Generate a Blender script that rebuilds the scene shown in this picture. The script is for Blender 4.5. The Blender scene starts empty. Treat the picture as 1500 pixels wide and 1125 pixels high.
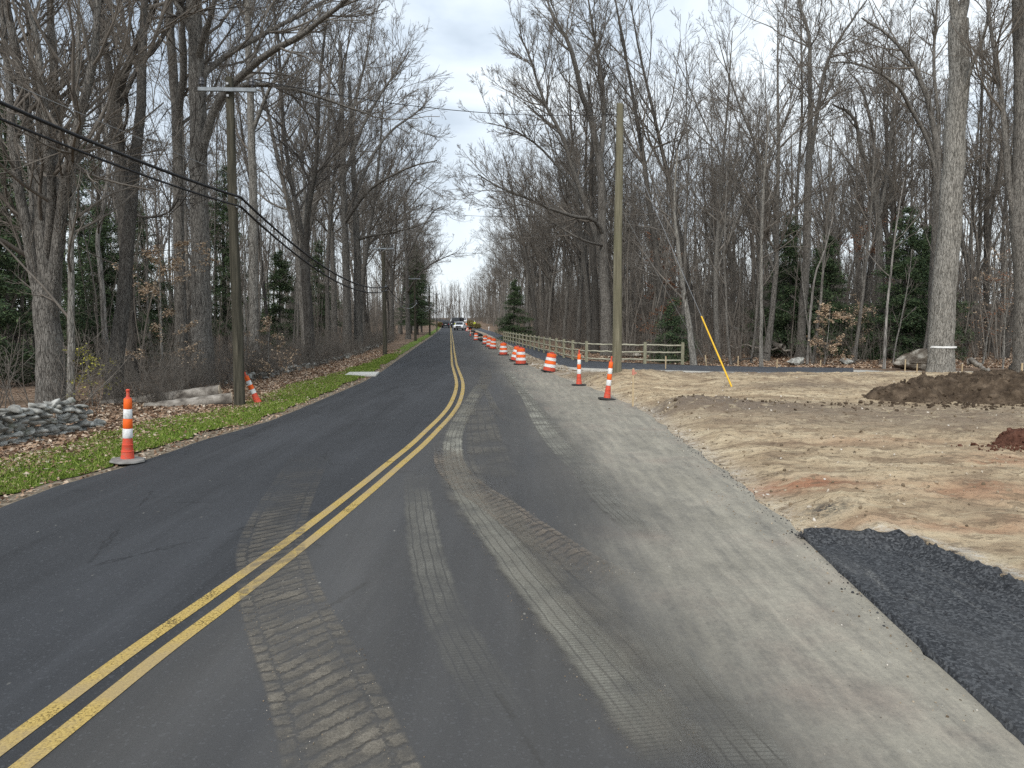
import bpy, bmesh, math, random
import numpy as np
from mathutils import Vector, Matrix

S = bpy.context.scene
COL = S.collection
rng = np.random.default_rng(7)
random.seed(7)

# ------------------------------------------------------------------ camera
H, F, HOR = 2.1, 1080.0, 470.0
PITCH = math.atan((562.5 - HOR) / F)
cam = bpy.data.objects.new("camera", bpy.data.cameras.new("camera"))
COL.objects.link(cam)
cam.location = (0, 0, H)
cam.rotation_euler = (math.pi / 2 - PITCH, 0, 0)
cam.data.sensor_width = 36
cam.data.lens = 36 * F / 1500
cam.data.clip_start = 0.1
cam.data.clip_end = 4000
S.camera = cam

# ------------------------------------------------------------------ world
SUN_EL, SUN_AZ = math.radians(42), math.radians(200)
W = bpy.data.worlds.new("World"); S.world = W
W.use_nodes = True
nt = W.node_tree; nt.nodes.clear()
out = nt.nodes.new("ShaderNodeOutputWorld")
sky = nt.nodes.new("ShaderNodeTexSky"); sky.sky_type = 'NISHITA'; sky.sun_disc = False
sky.sun_elevation = SUN_EL; sky.sun_rotation = SUN_AZ
bgs = nt.nodes.new("ShaderNodeBackground"); bgs.inputs[1].default_value = 0.1
nt.links.new(sky.outputs[0], bgs.inputs[0])
tc = nt.nodes.new("ShaderNodeTexCoord")
mp = nt.nodes.new("ShaderNodeMapping"); mp.inputs['Scale'].default_value = (1.0, 1.0, 2.6)
mp.inputs['Location'].default_value = (0.35, 0.1, 0.55)
nt.links.new(tc.outputs['Generated'], mp.inputs[0])
nz = nt.nodes.new("ShaderNodeTexNoise"); nz.inputs['Scale'].default_value = 2.6
nz.inputs['Detail'].default_value = 8; nz.inputs['Roughness'].default_value = 0.5
nz.inputs['Distortion'].default_value = 0.35
nt.links.new(mp.outputs[0], nz.inputs['Vector'])
cr = nt.nodes.new("ShaderNodeValToRGB")
cr.color_ramp.elements[0].position = 0.38; cr.color_ramp.elements[0].color = (0.36, 0.425, 0.50, 1)
cr.color_ramp.elements[1].position = 0.62; cr.color_ramp.elements[1].color = (0.74, 0.79, 0.82, 1)
e = cr.color_ramp.elements.new(0.5); e.color = (0.56, 0.63, 0.70, 1)
nt.links.new(nz.outputs[0], cr.inputs[0])
sx = nt.nodes.new("ShaderNodeSeparateXYZ"); nt.links.new(tc.outputs['Generated'], sx.inputs[0])
hr = nt.nodes.new("ShaderNodeMapRange"); hr.inputs[1].default_value = 0.0; hr.inputs[2].default_value = 0.34
hr.inputs[3].default_value = 0.75; hr.inputs[4].default_value = 0.0
nt.links.new(sx.outputs[2], hr.inputs[0])
mx = nt.nodes.new("ShaderNodeMix"); mx.data_type = 'RGBA'
nt.links.new(hr.outputs[0], mx.inputs[0]); nt.links.new(cr.outputs[0], mx.inputs[6])
mx.inputs[7].default_value = (0.78, 0.825, 0.85, 1)
bgc = nt.nodes.new("ShaderNodeBackground"); bgc.inputs[1].default_value = 0.86
nt.links.new(mx.outputs[2], bgc.inputs[0])
ms = nt.nodes.new("ShaderNodeMixShader"); ms.inputs[0].default_value = 0.9
nt.links.new(bgs.outputs[0], ms.inputs[1]); nt.links.new(bgc.outputs[0], ms.inputs[2])
nt.links.new(ms.outputs[0], out.inputs[0])

sl = bpy.data.lights.new("sun", 'SUN'); sl.energy = 1.5; sl.angle = math.radians(24); sl.color = (1.0, 0.96, 0.9)
sun = bpy.data.objects.new("sun", sl); COL.objects.link(sun)
sun.rotation_euler = Vector((math.sin(SUN_AZ) * math.cos(SUN_EL), math.cos(SUN_AZ) * math.cos(SUN_EL), math.sin(SUN_EL))).to_track_quat('Z', 'Y').to_euler()
S.view_settings.view_transform = 'Standard'
S.view_settings.look = 'None'
S.view_settings.exposure = 0.82
S.view_settings.gamma = 1.0
S.cycles.max_bounces = 5
S.cycles.diffuse_bounces = 4
S.cycles.transparent_max_bounces = 12
S.cycles.use_denoising = False

# ------------------------------------------------------------------ pixel <-> world (ground contact points read off the photograph)
def ray(px, py):
    a = (px - 750) / F; b = (562.5 - py) / F
    return (a, math.cos(PITCH) + b * math.sin(PITCH), b * math.cos(PITCH) - math.sin(PITCH))
def G(px, py, z=0.0):
    r = ray(px, py); t = (z - H) / r[2]
    return (r[0] * t, r[1] * t)
def P(px, py, Y):
    r = ray(px, py); t = Y / r[1]
    return (r[0] * t, Y, H + r[2] * t)
def proj_px(x, y, z):
    c, s = math.cos(PITCH), math.sin(PITCH)
    d = y * c - (z - H) * s; u = y * s + (z - H) * c
    return 750 + F * x / d, 562.5 - F * u / d

# ------------------------------------------------------------------ numeric noise
_tab = np.random.default_rng(3).random((256, 256))
def vnoise(x, y):
    x = np.asarray(x, float); y = np.asarray(y, float)
    xi = np.floor(x).astype(int); yi = np.floor(y).astype(int)
    fx = x - xi; fy = y - yi
    fx = fx * fx * (3 - 2 * fx); fy = fy * fy * (3 - 2 * fy)
    a = _tab[xi & 255, yi & 255]; b = _tab[(xi + 1) & 255, yi & 255]
    c = _tab[xi & 255, (yi + 1) & 255]; d = _tab[(xi + 1) & 255, (yi + 1) & 255]
    return (a * (1 - fx) + b * fx) * (1 - fy) + (c * (1 - fx) + d * fx) * fy
def fbm(x, y, o=4, g=0.5):
    s = 0; a = 1; n = 0
    for k in range(o):
        s = s + a * vnoise(x * 2 ** k + 17 * k, y * 2 ** k + 31 * k); n += a; a *= g
    return s / n
def sstep(a, b, x):
    t = np.clip((np.asarray(x, float) - a) / (b - a), 0, 1); return t * t * (3 - 2 * t)

# ------------------------------------------------------------------ edges of the road read off the photograph
def curve_of(pix, ext_near=None, ext_far=None):
    pts = [G(*p) for p in pix]
    pts.sort(key=lambda q: q[1])
    ys = np.array([p[1] for p in pts]); xs = np.array([p[0] for p in pts])
    def f(y):
        y = np.asarray(y, float)
        r = np.interp(y, ys, xs)
        k0 = (xs[1] - xs[0]) / (ys[1] - ys[0])
        r = np.where(y < ys[0], xs[0] + k0 * (y - ys[0]), r)
        return r
    return f
def farx(f, y1, y):        # beyond y1 go on along the road's own bearing, then bend left
    y = np.asarray(y, float)
    far = f(y1) - 0.0835 * (y - y1) - 0.0006 * np.clip(y - 230, 0, None) ** 2
    return np.where(y > y1, far, f(np.minimum(y, y1)))
_XL = curve_of([(0, 748), (82, 716), (171, 691), (228, 672), (295, 648), (355, 631), (400, 617), (470, 588), (534, 560), (560, 545), (583, 528), (607, 511), (630, 495), (638, 489)])
_XR = curve_of([(1500, 1102), (1421, 1026), (1362, 971), (1269, 882), (1176, 793), (1120, 745), (1060, 693), (1000, 650), (960, 617), (930, 598), (880, 575), (830, 557), (765, 533), (735, 517), (715, 504), (700, 495), (691, 488)])
_XC = curve_of([(-30, 1155), (68, 1078), (238, 945), (377, 845), (513, 738), (566, 693), (615, 651), (652, 613), (664, 597), (669.5, 585), (673, 572), (673.5, 560), (671, 552), (668, 543), (665.5, 535), (663.3, 516), (662, 498), (661, 488)])
XL = lambda y: farx(_XL, 119, y)
XR = lambda y: farx(_XR, 120, y)
XC = lambda y: farx(_XC, 120, y)

def path_back(y): return None
PATH_IN = [(1250, 548), (1100, 546.5), (1000, 544), (940, 542.5), (880, 541), (830, 538), (800, 531), (775, 521), (750, 508), (728, 497), (712, 489)]
PATH_OUT = [(1250, 541), (1100, 539), (1000, 536.5), (940, 534), (880, 531.5), (840, 527.5), (812, 519), (785, 511), (762, 502), (742, 494.5), (724, 487)]
pin = [G(*p) for p in PATH_IN]; pout = [G(*p) for p in PATH_OUT]

def path_x(y):            # x of the path's outer edge for a given depth beyond 36 m
    return np.interp(y, [p[1] for p in pout[4:]], [p[0] for p in pout[4:]]) - 0.0835 * np.clip(np.asarray(y, float) - pout[-1][1], 0, None)

def forest_r(x, y):       # 0 on the works, 1 well inside the right-hand wood
    x = np.asarray(x, float); y = np.asarray(y, float)
    a = sstep(34.5, 40, y) * sstep(0, 4, x - path_x(np.maximum(y, 36)) - 0.5)
    return a
def forest_l(x, y):
    return sstep(0, 3, XL(y) - 3.4 - np.asarray(x, float))
def base_z(x, y):
    x = np.asarray(x, float); y = np.asarray(y, float)
    far = 0.018 * np.clip(y - 180, 0, 200)
    rise = 0.05 * np.clip(y - 38, 0, 70) * sstep(2, 45, x - path_x(np.maximum(y, 36))) * sstep(38, 50, y)
    rise = rise + 0.03 * np.clip(x - 45, 0, 100)
    return far + rise
def ground_z(x, y):
    m = np.maximum(forest_r(x, y), forest_l(x, y))
    return base_z(x, y) - 0.045 + m * (0.05 + 0.35 * (fbm(np.asarray(x) * 0.22, np.asarray(y) * 0.22, 4) - 0.35))

# ------------------------------------------------------------------ mesh helpers
def link(name, me, mat=None, parent=None, smooth=True):
    o = bpy.data.objects.new(name, me); COL.objects.link(o)
    if mat is not None:
        for m in (mat if isinstance(mat, (list, tuple)) else [mat]): me.materials.append(m)
    if parent is not None: o.parent = parent
    if smooth: me.shade_smooth()
    return o
def mesh_quads(name, V, Q):
    V = np.asarray(V, np.float32).reshape(-1, 3); Q = np.asarray(Q, np.int32)
    k = Q.shape[1]; me = bpy.data.meshes.new(name)
    me.vertices.add(len(V)); me.vertices.foreach_set("co", V.ravel())
    me.loops.add(Q.size); me.loops.foreach_set("vertex_index", Q.ravel())
    me.polygons.add(len(Q)); me.polygons.foreach_set("loop_start", np.arange(0, Q.size, k, dtype=np.int32))
    me.update(calc_edges=True)
    return me
class Bag:
    def __init__(s): s.v = []; s.q = []; s.n = 0
    def add(s, V, Q):
        V = np.asarray(V, float).reshape(-1, 3)
        s.v.append(V); s.q.append(np.asarray(Q) + s.n); s.n += len(V)
    def mesh(s, name): return mesh_quads(name, np.concatenate(s.v), np.concatenate(s.q))
def nrm(a):
    return a / np.maximum(np.linalg.norm(a, axis=-1, keepdims=True), 1e-9)
def tubes(pts, rad, sides, flute=0.0, seed=0):
    N, K, _ = pts.shape
    T = np.empty_like(pts)
    T[:, 1:-1] = pts[:, 2:] - pts[:, :-2]; T[:, 0] = pts[:, 1] - pts[:, 0]; T[:, -1] = pts[:, -1] - pts[:, -2]
    T = nrm(T)
    ov = nrm(pts[:, -1] - pts[:, 0])
    ref = np.where(np.abs(ov[:, 2:3]) < 0.8, np.array([[0, 0, 1.0]]), np.array([[1.0, 0, 0]]))
    U = nrm(np.cross(T, ref[:, None, :])); Vv = np.cross(T, U)
    a = np.arange(sides) / sides * 2 * np.pi
    R = rad[:, :, None] * np.ones(sides)
    if flute:
        r2 = np.random.default_rng(seed)
        lob = 1 + flute * np.sin(a * 5 + r2.random() * 6)[None, None] * np.linspace(1, 0.15, K)[None, :, None] + flute * 0.6 * (r2.random((N, K, sides)) - 0.5)
        R = R * lob
    V = pts[:, :, None, :] + R[..., None] * (np.cos(a)[:, None] * U[:, :, None, :] + np.sin(a)[:, None] * Vv[:, :, None, :])
    idx = np.arange(N * K * sides).reshape(N, K, sides)
    A = idx[:, :-1, :]; B = np.roll(idx, -1, 2)[:, :-1, :]; C = np.roll(idx, -1, 2)[:, 1:, :]; D = idx[:, 1:, :]
    Q = np.stack([A, B, C, D], -1).reshape(-1, 4)
    return V.reshape(-1, 3), Q
def tag(o, label=None, cat=None, group=None, kind=None):
    if label: o["label"] = label
    if cat: o["category"] = cat
    if group: o["group"] = group
    if kind: o["kind"] = kind
    return o
def thing(name, label, cat, loc=(0, 0, 0), rz=0, group=None):
    o = bpy.data.objects.new(name, None); COL.objects.link(o)
    o.empty_display_size = 0.2
    o.location = loc; o.rotation_euler = (0, 0, rz)
    return tag(o, label, cat, group)
def copy_tree(o, parent=None):
    c = o.copy(); COL.objects.link(c)
    if parent is not None: c.parent = parent
    for ch in list(o.children): copy_tree(ch, c)
    return c
def catmull(pts, n):
    p = np.asarray(pts, float)
    p = np.vstack([2 * p[0] - p[1], p, 2 * p[-1] - p[-2]])
    seg = len(p) - 3
    out = []
    for t in np.linspace(0, seg - 1e-6, n):
        i = int(t); u = t - i
        a, b, c, d = p[i], p[i + 1], p[i + 2], p[i + 3]
        out.append(0.5 * ((2 * b) + (-a + c) * u + (2 * a - 5 * b + 4 * c - d) * u * u + (-a + 3 * b - 3 * c + d) * u ** 3))
    return np.array(out)

# ------------------------------------------------------------------ material helpers
class E:
    """a socket in an arithmetic expression of math nodes"""
    def __init__(s, nt, sock): s.nt = nt; s.s = sock
    def op(s, o, b=None, c=None, clamp=False):
        n = s.nt.nodes.new("ShaderNodeMath"); n.operation = o; n.use_clamp = clamp
        s.nt.links.new(s.s, n.inputs[0])
        for i, x in ((1, b), (2, c)):
            if x is None: continue
            if isinstance(x, E): s.nt.links.new(x.s, n.inputs[i])
            else: n.inputs[i].default_value = x
        return E(s.nt, n.outputs[0])
    def __add__(s, b): return s.op('ADD', b)
    def __sub__(s, b): return s.op('SUBTRACT', b)
    def __mul__(s, b): return s.op('MULTIPLY', b)
    def __truediv__(s, b): return s.op('DIVIDE', b)
    def frac(s): return s.op('FRACT')
    def abs(s): return s.op('ABSOLUTE')
    def clamp(s): return s.op('ADD', 0.0, clamp=True)
    def step(s, a, b):
        n = s.nt.nodes.new("ShaderNodeMapRange"); n.interpolation_type = 'SMOOTHSTEP'
        n.inputs[1].default_value = a; n.inputs[2].default_value = b
        if a > b: n.inputs[1].default_value = b; n.inputs[2].default_value = a; n.inputs[3].default_value = 1; n.inputs[4].default_value = 0
        s.nt.links.new(s.s, n.inputs[0]); return E(s.nt, n.outputs[0])
class Mat:
    def __init__(s, name, rough=0.8, spec=0.3, metal=0.0):
        s.m = bpy.data.materials.new(name); s.m.use_nodes = True; s.nt = s.m.node_tree
        s.b = s.nt.nodes["Principled BSDF"]; s.out = s.nt.nodes["Material Output"]
        s.b.inputs['Roughness'].default_value = rough; s.b.inputs['Specular IOR Level'].default_value = spec
        s.b.inputs['Metallic'].default_value = metal
        s._tc = s.nt.nodes.new("ShaderNodeTexCoord")
    def coord(s, scale=(1, 1, 1), rot=0.0, which='Object', loc=(0, 0, 0)):
        m = s.nt.nodes.new("ShaderNodeMapping"); m.inputs['Scale'].default_value = scale
        m.inputs['Rotation'].default_value = (0, 0, rot); m.inputs['Location'].default_value = loc
        s.nt.links.new(s._tc.outputs[which], m.inputs[0]); return m.outputs[0]
    def noise(s, scale, detail=4, rough=0.55, vec=None, dist=0.0, color=False):
        n = s.nt.nodes.new("ShaderNodeTexNoise"); n.inputs['Scale'].default_value = scale
        n.inputs['Detail'].default_value = detail; n.inputs['Roughness'].default_value = rough; n.inputs['Distortion'].default_value = dist
        s.nt.links.new(vec if vec is not None else s._tc.outputs['Object'], n.inputs['Vector'])
        return n.outputs[1] if color else E(s.nt, n.outputs[0])
    def voro(s, scale, vec=None, feature='F1', out='Distance', rand=1.0):
        n = s.nt.nodes.new("ShaderNodeTexVoronoi"); n.feature = feature; n.inputs['Scale'].default_value = scale
        n.inputs['Randomness'].default_value = rand
        s.nt.links.new(vec if vec is not None else s._tc.outputs['Object'], n.inputs['Vector'])
        if out == 'Color':
            g = s.nt.nodes.new("ShaderNodeSeparateColor"); s.nt.links.new(n.outputs['Color'], g.inputs[0]); return E(s.nt, g.outputs[0])
        return E(s.nt, n.outputs[out])
    def attr(s, name):
        n = s.nt.nodes.new("ShaderNodeAttribute"); n.attribute_name = name; return E(s.nt, n.outputs['Fac'])
    def island(s):
        n = s.nt.nodes.new("ShaderNodeNewGeometry"); return E(s.nt, n.outputs['Random Per Island'])
    def obrand(s):
        n = s.nt.nodes.new("ShaderNodeObjectInfo"); return E(s.nt, n.outputs['Random'])
    def ramp(s, fac, stops, const=False):
        n = s.nt.nodes.new("ShaderNodeValToRGB")
        if const: n.color_ramp.interpolation = 'CONSTANT'
        el = n.color_ramp.elements
        while len(el) < len(stops): el.new(0.5)
        for e_, (p, c) in zip(el, stops): e_.position = p; e_.color = (*c, 1)
        s.nt.links.new(fac.s, n.inputs[0]); return n.outputs[0]
    def mix(s, fac, a, b, mode='MIX'):
        n = s.nt.nodes.new("ShaderNodeMix"); n.data_type = 'RGBA'; n.blend_type = mode
        if isinstance(fac, E): s.nt.links.new(fac.s, n.inputs[0])
        else: n.inputs[0].default_value = fac
        for i, x in ((6, a), (7, b)):
            if isinstance(x, tuple): n.inputs[i].default_value = (*x, 1)
            else: s.nt.links.new(x, n.inputs[i])
        return n.outputs[2]
    def color(s, c):
        if isinstance(c, tuple): s.b.inputs['Base Color'].default_value = (*c, 1)
        else: s.nt.links.new(c, s.b.inputs['Base Color'])
        return s
    def bump(s, h, strength=0.5, dist=0.02, prev=None):
        n = s.nt.nodes.new("ShaderNodeBump"); n.inputs['Strength'].default_value = strength; n.inputs['Distance'].default_value = dist
        s.nt.links.new(h.s, n.inputs['Height'])
        if prev is not None: s.nt.links.new(prev, n.inputs['Normal'])
        s.nt.links.new(n.outputs[0], s.b.inputs['Normal']); return n.outputs[0]
    def alpha(s, a):
        s.nt.links.new(a.s, s.b.inputs['Alpha'])
def scol(c, k): return tuple(x * k for x in c)

def simple(name, c, rough=0.6, spec=0.4, metal=0.0, var=0.12, scale=8.0):
    m = Mat(name, rough, spec, metal)
    n = m.noise(scale, 5)
    m.color(m.ramp(n, [(0.3, scol(c, 1 - var)), (0.7, scol(c, 1 + var))])); return m.m

def bark(name, dark, light, vs=20.0, mossy=0.0):
    m = Mat(name, 0.95, 0.1)
    v = m.coord((vs, vs, vs * 0.16))
    n1 = m.noise(1.0, 6, 0.7, v, 0.25)
    n2 = m.noise(0.8, 4)
    vr = m.voro(1.6, v, 'DISTANCE_TO_EDGE')
    crack = vr.step(0.13, 0.02)
    col = m.ramp(n1, [(0.36, dark), (0.50, tuple(a * .35 + b * .65 for a, b in zip(dark, light))), (0.64, light)])
    col = m.mix(crack * 0.6, col, scol(dark, 0.6))
    lich = m.noise(3.5, 6, 0.7).step(0.56, 0.66)
    col = m.mix(lich * 0.35, col, (0.21, 0.21, 0.19))
    rnd = m.obrand()
    col = m.mix(rnd * 0.55, col, m.mix(0.6, col, (0.10, 0.09, 0.08)))
    if mossy: col = m.mix(n2.step(0.45, 0.65) * mossy, col, (0.06, 0.075, 0.03))
    m.color(col); m.bump(n1 * 0.7 - crack * 0.5, 0.9, 0.03)
    return m.m
M = {}
M['bark'] = bark('bark_grey_brown', (0.075, 0.069, 0.062), (0.29, 0.272, 0.245))
M['bark_pale'] = bark('bark_pale_grey', (0.11, 0.103, 0.09), (0.44, 0.42, 0.38), 17)
M['bark_dark'] = bark('bark_dark_wet', (0.035, 0.032, 0.029), (0.15, 0.14, 0.126))
M['birch'] = bark('bark_birch', (0.12, 0.11, 0.10), (0.42, 0.40, 0.37), 7)
m = Mat('twig_bark', 0.95, 0.1)
c_ = m.ramp(m.noise(2.0, 3), [(0.3, (0.09, 0.08, 0.07)), (0.7, (0.235, 0.215, 0.19))])
m.color(m.mix(m.obrand() * 0.6, c_, (0.14, 0.12, 0.10))); M['twig'] = m.m
m = Mat('twig_bark_dark', 0.95, 0.1)
m.color(m.ramp(m.noise(2.0, 3), [(0.3, (0.04, 0.036, 0.033)), (0.7, (0.11, 0.10, 0.09))])); M['twig_dark'] = m.m

def leafmat(name, stops, rough=0.85):
    m = Mat(name, rough, 0.2)
    m.color(m.ramp(m.island(), stops)); return m.m
M['needles'] = leafmat('hemlock_needles', [(0, (0.026, 0.045, 0.024)), (0.5, (0.056, 0.088, 0.044)), (0.9, (0.10, 0.14, 0.065)), (1, (0.13, 0.165, 0.08))])
M['beech_leaf'] = leafmat('beech_leaves_tan', [(0, (0.24, 0.16, 0.10)), (0.5, (0.42, 0.31, 0.21)), (1, (0.58, 0.46, 0.33))])
M['oak_leaf'] = leafmat('oak_leaves_rust', [(0, (0.13, 0.055, 0.03)), (0.6, (0.22, 0.10, 0.055)), (1, (0.32, 0.18, 0.10))])
M['litter'] = leafmat('fallen_leaves', [(0, (0.09, 0.05, 0.03)), (0.35, (0.22, 0.135, 0.085)), (0.7, (0.38, 0.265, 0.18)), (0.92, (0.52, 0.42, 0.32)), (1, (0.62, 0.54, 0.44))])
M['yellow_leaf'] = leafmat('sparse_yellow_leaves', [(0, (0.25, 0.24, 0.04)), (1, (0.45, 0.42, 0.09))])
M['blade'] = leafmat('grass_blades', [(0, (0.075, 0.125, 0.016)), (0.5, (0.155, 0.225, 0.032)), (0.85, (0.24, 0.30, 0.065)), (0.95, (0.33, 0.35, 0.12)), (1, (0.42, 0.38, 0.2))])

# forest floor
m = Mat('forest_floor', 0.95, 0.1)
v1 = m.voro(13, out='Color'); v2 = m.voro(13)
n = m.noise(0.35, 5)
c_ = m.ramp(v1, [(0, (0.085, 0.056, 0.038)), (0.4, (0.17, 0.115, 0.08)), (0.75, (0.26, 0.185, 0.13)), (1, (0.40, 0.31, 0.24))])
c_ = m.mix(n.step(0.45, 0.6) * 0.6, c_, (0.10, 0.07, 0.045))
m.color(c_); m.bump(v1 * 0.6 + m.noise(6, 5), 0.8, 0.05); M['floor'] = m.m
# grass sheet
m = Mat('verge_grass', 0.9, 0.15)
n = m.noise(1.2, 6); n3 = m.noise(38, 4, 0.7); v1 = m.voro(9, out='Color')
c_ = m.ramp(n3, [(0.3, (0.065, 0.11, 0.015)), (0.55, (0.13, 0.20, 0.028)), (0.75, (0.21, 0.28, 0.055))])
c_ = m.mix(n.step(0.5, 0.66) * 0.6, c_, (0.20, 0.18, 0.09)); c_ = m.mix(m.noise(7, 5, .7).step(.55, .66) * .6, c_, (0.13, 0.095, 0.06))
m.color(c_); m.bump(n3, 0.8, 0.04); M['grass'] = m.m
# road shoulder soil on the left
m = Mat('verge_soil', 0.95, 0.1)
n = m.noise(9, 7, 0.65)
m.color(m.ramp(n, [(0.3, (0.10, 0.075, 0.05)), (0.55, (0.24, 0.20, 0.15)), (0.75, (0.38, 0.33, 0.26))])); m.bump(n, 0.9, 0.04); M['soil_edge'] = m.m
# construction dirt
m = Mat('graded_dirt', 0.95, 0.1)
vs = m.coord((0.65, 1.25, 1), 0.22)
n1 = m.noise(1.3, 8, 0.62, vs, 0.6); n2 = m.noise(0.28, 5, 0.6); n3 = m.noise(14, 6, 0.7); n4 = m.noise(0.9, 7, 0.65, m.coord((0.5, 1.3, 1), 0.1, loc=(7, 3, 0)), 0.5)
c_ = m.ramp(n1, [(0.27, (0.16, 0.118, 0.082)), (0.40, (0.33, 0.245, 0.160)), (0.52, (0.48, 0.375, 0.245)), (0.72, (0.64, 0.53, 0.365))])
c_ = m.mix(m.attr('grey') * 0.75, c_, (0.19, 0.15, 0.115))
c_ = m.mix((m.attr('red') * n4.step(0.40, 0.56)) * 0.8, c_, (0.36, 0.165, 0.095))
c_ = m.mix(m.attr('pale') * n3.step(0.35, 0.6), c_, (0.58, 0.54, 0.47))
c_ = m.mix(m.attr('tar') * n3.step(0.42, 0.55), c_, (0.045, 0.045, 0.048))
c_ = m.mix(n3.step(0.5, 0.25) * 0.6, c_, (0.12, 0.09, 0.065))
sp_ = m.noise(4.5, 6, .7, m.coord((0.8, 1.3, 1), .15))
c_ = m.mix(sp_.step(.52, .60) * .6, c_, (0.17, 0.125, 0.085))
c_ = m.mix(m.noise(3.1, 6, .7, m.coord((0.7, 1.3, 1), .25, loc=(4, 4, 0))).step(.54, .66) * .5, c_, (0.55, 0.46, 0.31))
m.color(c_); b1 = m.bump(n1, 0.9, 0.12); b1 = m.bump(sp_, 0.9, 0.06, b1); m.bump(n3, 1.0, 0.03, b1); M['dirt'] = m.m
# asphalt of the road: dusty where the lorries turn
def asphalt(name, base, dusty=True, coarse=1.0):
    m = Mat(name, 0.82, 0.28)
    g = m.noise(95 / coarse, 3, 0.8); g2 = m.voro(70 / coarse, out='Color'); big = m.noise(0.5, 6, 0.6)
    st = m.noise(1.5, 7, 0.65, m.coord((1.3, 0.16, 1), -0.12), 0.3)
    c_ = m.ramp(g, [(0.3, scol(base, 0.7)), (0.55, base), (0.72, scol(base, 1.5))])
    c_ = m.mix(big.step(0.35, 0.7) * 0.35, c_, scol(base, 1.5))
    c_ = m.mix(st.step(0.5, 0.7) * 0.22, c_, scol(base, 2.0))
    if dusty:
        dk = m.noise(1.0, 5, .6, m.coord((2.5, .10, 1), loc=(5, 0, 0))).step(.52, .66); c_ = m.mix(dk * .45, c_, scol(base, .55))
        sk = m.noise(1.0, 4, .5, m.coord((.35, 5, 1), 0, loc=(2, 2, 0))).step(.66, .70); c_ = m.mix(sk * .35, c_, scol(base, .4))
        pol = (m.noise(.9, 5, .6, m.coord((1.1, .08, 1), loc=(1, 7, 0)))).step(.45, .7); c_ = m.mix(pol * .4, c_, scol(base, 2.1))
        oil = m.voro(.9, m.coord((1, .7, 1), loc=(3, 1, 0))).step(.16, .02) * m.noise(5, 4).step(.4, .6); c_ = m.mix(oil * .6, c_, scol(base, .35))
        crk = m.voro(.55, m.coord((1, .45, 1)), 'DISTANCE_TO_EDGE')
        wob = m.noise(3, 5, .7); cz = (crk + (wob - .5) * .10).abs().step(.012, .002) * big.step(.5, .56); c_ = m.mix(cz * .55, c_, scol(base, .35))
        c_ = m.mix(m.voro(75, out='Color').step(.92, .98) * .28, c_, scol(base, 3.5))
        lo = m.attr('dust'); lane = m.attr('lane')
        fine = m.noise(7, 8, 0.7, m.coord((1, 0.45, 1), -0.3)); spk = m.noise(60, 4, 0.8)
        a = (lane * (st * 0.35 + 0.05)).clamp()
        c_ = m.mix(a, c_, (0.15, 0.138, 0.12))
        st2 = m.noise(2.6, 7, 0.7, m.coord((2.6, 0.20, 1), 0.0), 0.25)
        gr = m.noise(22, 5, .8)
        d = (lo * (st2 * 1.3 + fine * 0.9 + gr * 0.9 - 0.80)).clamp()
        tint = m.ramp(m.noise(0.8, 5, 0.6), [(0.35, (0.335, 0.305, 0.242)), (0.52, (0.40, 0.365, 0.292)), (0.70, (0.37, 0.31, 0.248))])
        c_ = m.mix(d * (spk * 0.5 + 0.58), c_, tint)
        c_ = m.mix((m.voro(6, m.coord((1, .6, 1)), out='Distance').step(0.09, 0.03) * fine.step(0.50, 0.60)) * 0.5, c_, (0.40, 0.38, 0.33))
        c_ = m.mix((m.voro(2.2, m.coord((1, .35, 1)), out='Distance').step(0.05, 0.02) * m.noise(30, 4).step(.45, .55)) * 0.35, c_, (0.28, 0.26, 0.22))
        stn = m.noise(1.1, 5, 0.6, m.coord((1, 1, 1), loc=(3, 9, 0))).step(0.60, 0.75)
        c_ = m.mix(stn * 0.25, c_, (0.03, 0.032, 0.035))
    m.color(c_); m.bump(g * 0.6 + g2 * 0.5, 0.55, 0.008 * coarse); return m.m
M['road'] = asphalt('road_asphalt', (0.035, 0.0365, 0.040))
M['apron'] = asphalt('fresh_coarse_asphalt', (0.032, 0.034, 0.038), False, 2.4)
m = Mat('fresh_coarse_asphalt', 0.75, 0.35)
g = m.noise(48, 5, .8); vv_ = m.voro(60, out='Color'); big = m.noise(1.3, 6, .65, m.coord((1.6, .5, 1), .5)); sc_ = m.noise(2.5, 6, .7, m.coord((2.5, .5, 1), .9))
c_ = m.ramp(g * .6 + vv_ * .4, [(.3, (.010, .011, .013)), (.5, (.030, .032, .036)), (.68, (.085, .088, .092))])
c_ = m.mix(big.step(.45, .66) * .35, c_, (.085, .085, .085)); c_ = m.mix(sc_.step(.55, .68) * g.step(.4, .6) * .6, c_, (.22, .215, .20))
m.color(c_); b_ = m.bump(big, .5, .05); m.bump(g * .6 + vv_ * .4, 0.8, .012, b_); M['apron'] = m.m
M['path'] = asphalt('path_asphalt', (0.060, 0.064, 0.072), False, 1.4)
m = Mat('crushed_stone', 0.9, 0.2)
n = m.noise(22, 5, 0.7); m.color(m.ramp(n, [(0.3, (0.30, 0.28, 0.24)), (0.6, (0.52, 0.50, 0.45))])); m.bump(n, 0.7, 0.03); M['gravel'] = m.m
# line paint
m = Mat('yellow_line_paint', 0.7, 0.3)
n = m.noise(60, 6, 0.75); n2 = m.noise(2.0, 5, 0.6)
c_ = m.ramp(n, [(0.34, (0.14, 0.11, 0.055)), (0.5, (0.44, 0.305, 0.085)), (0.68, (0.58, 0.44, 0.16))])
c_ = m.mix(n2.step(0.40, 0.62) * 0.65, c_, (0.33, 0.25, 0.14))
m.color(c_); m.bump(n, 0.4, 0.005)
a = (n * 0.5 + n2 * 0.5).step(0.37, 0.44); m.alpha(a); M['line'] = m.m

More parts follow.
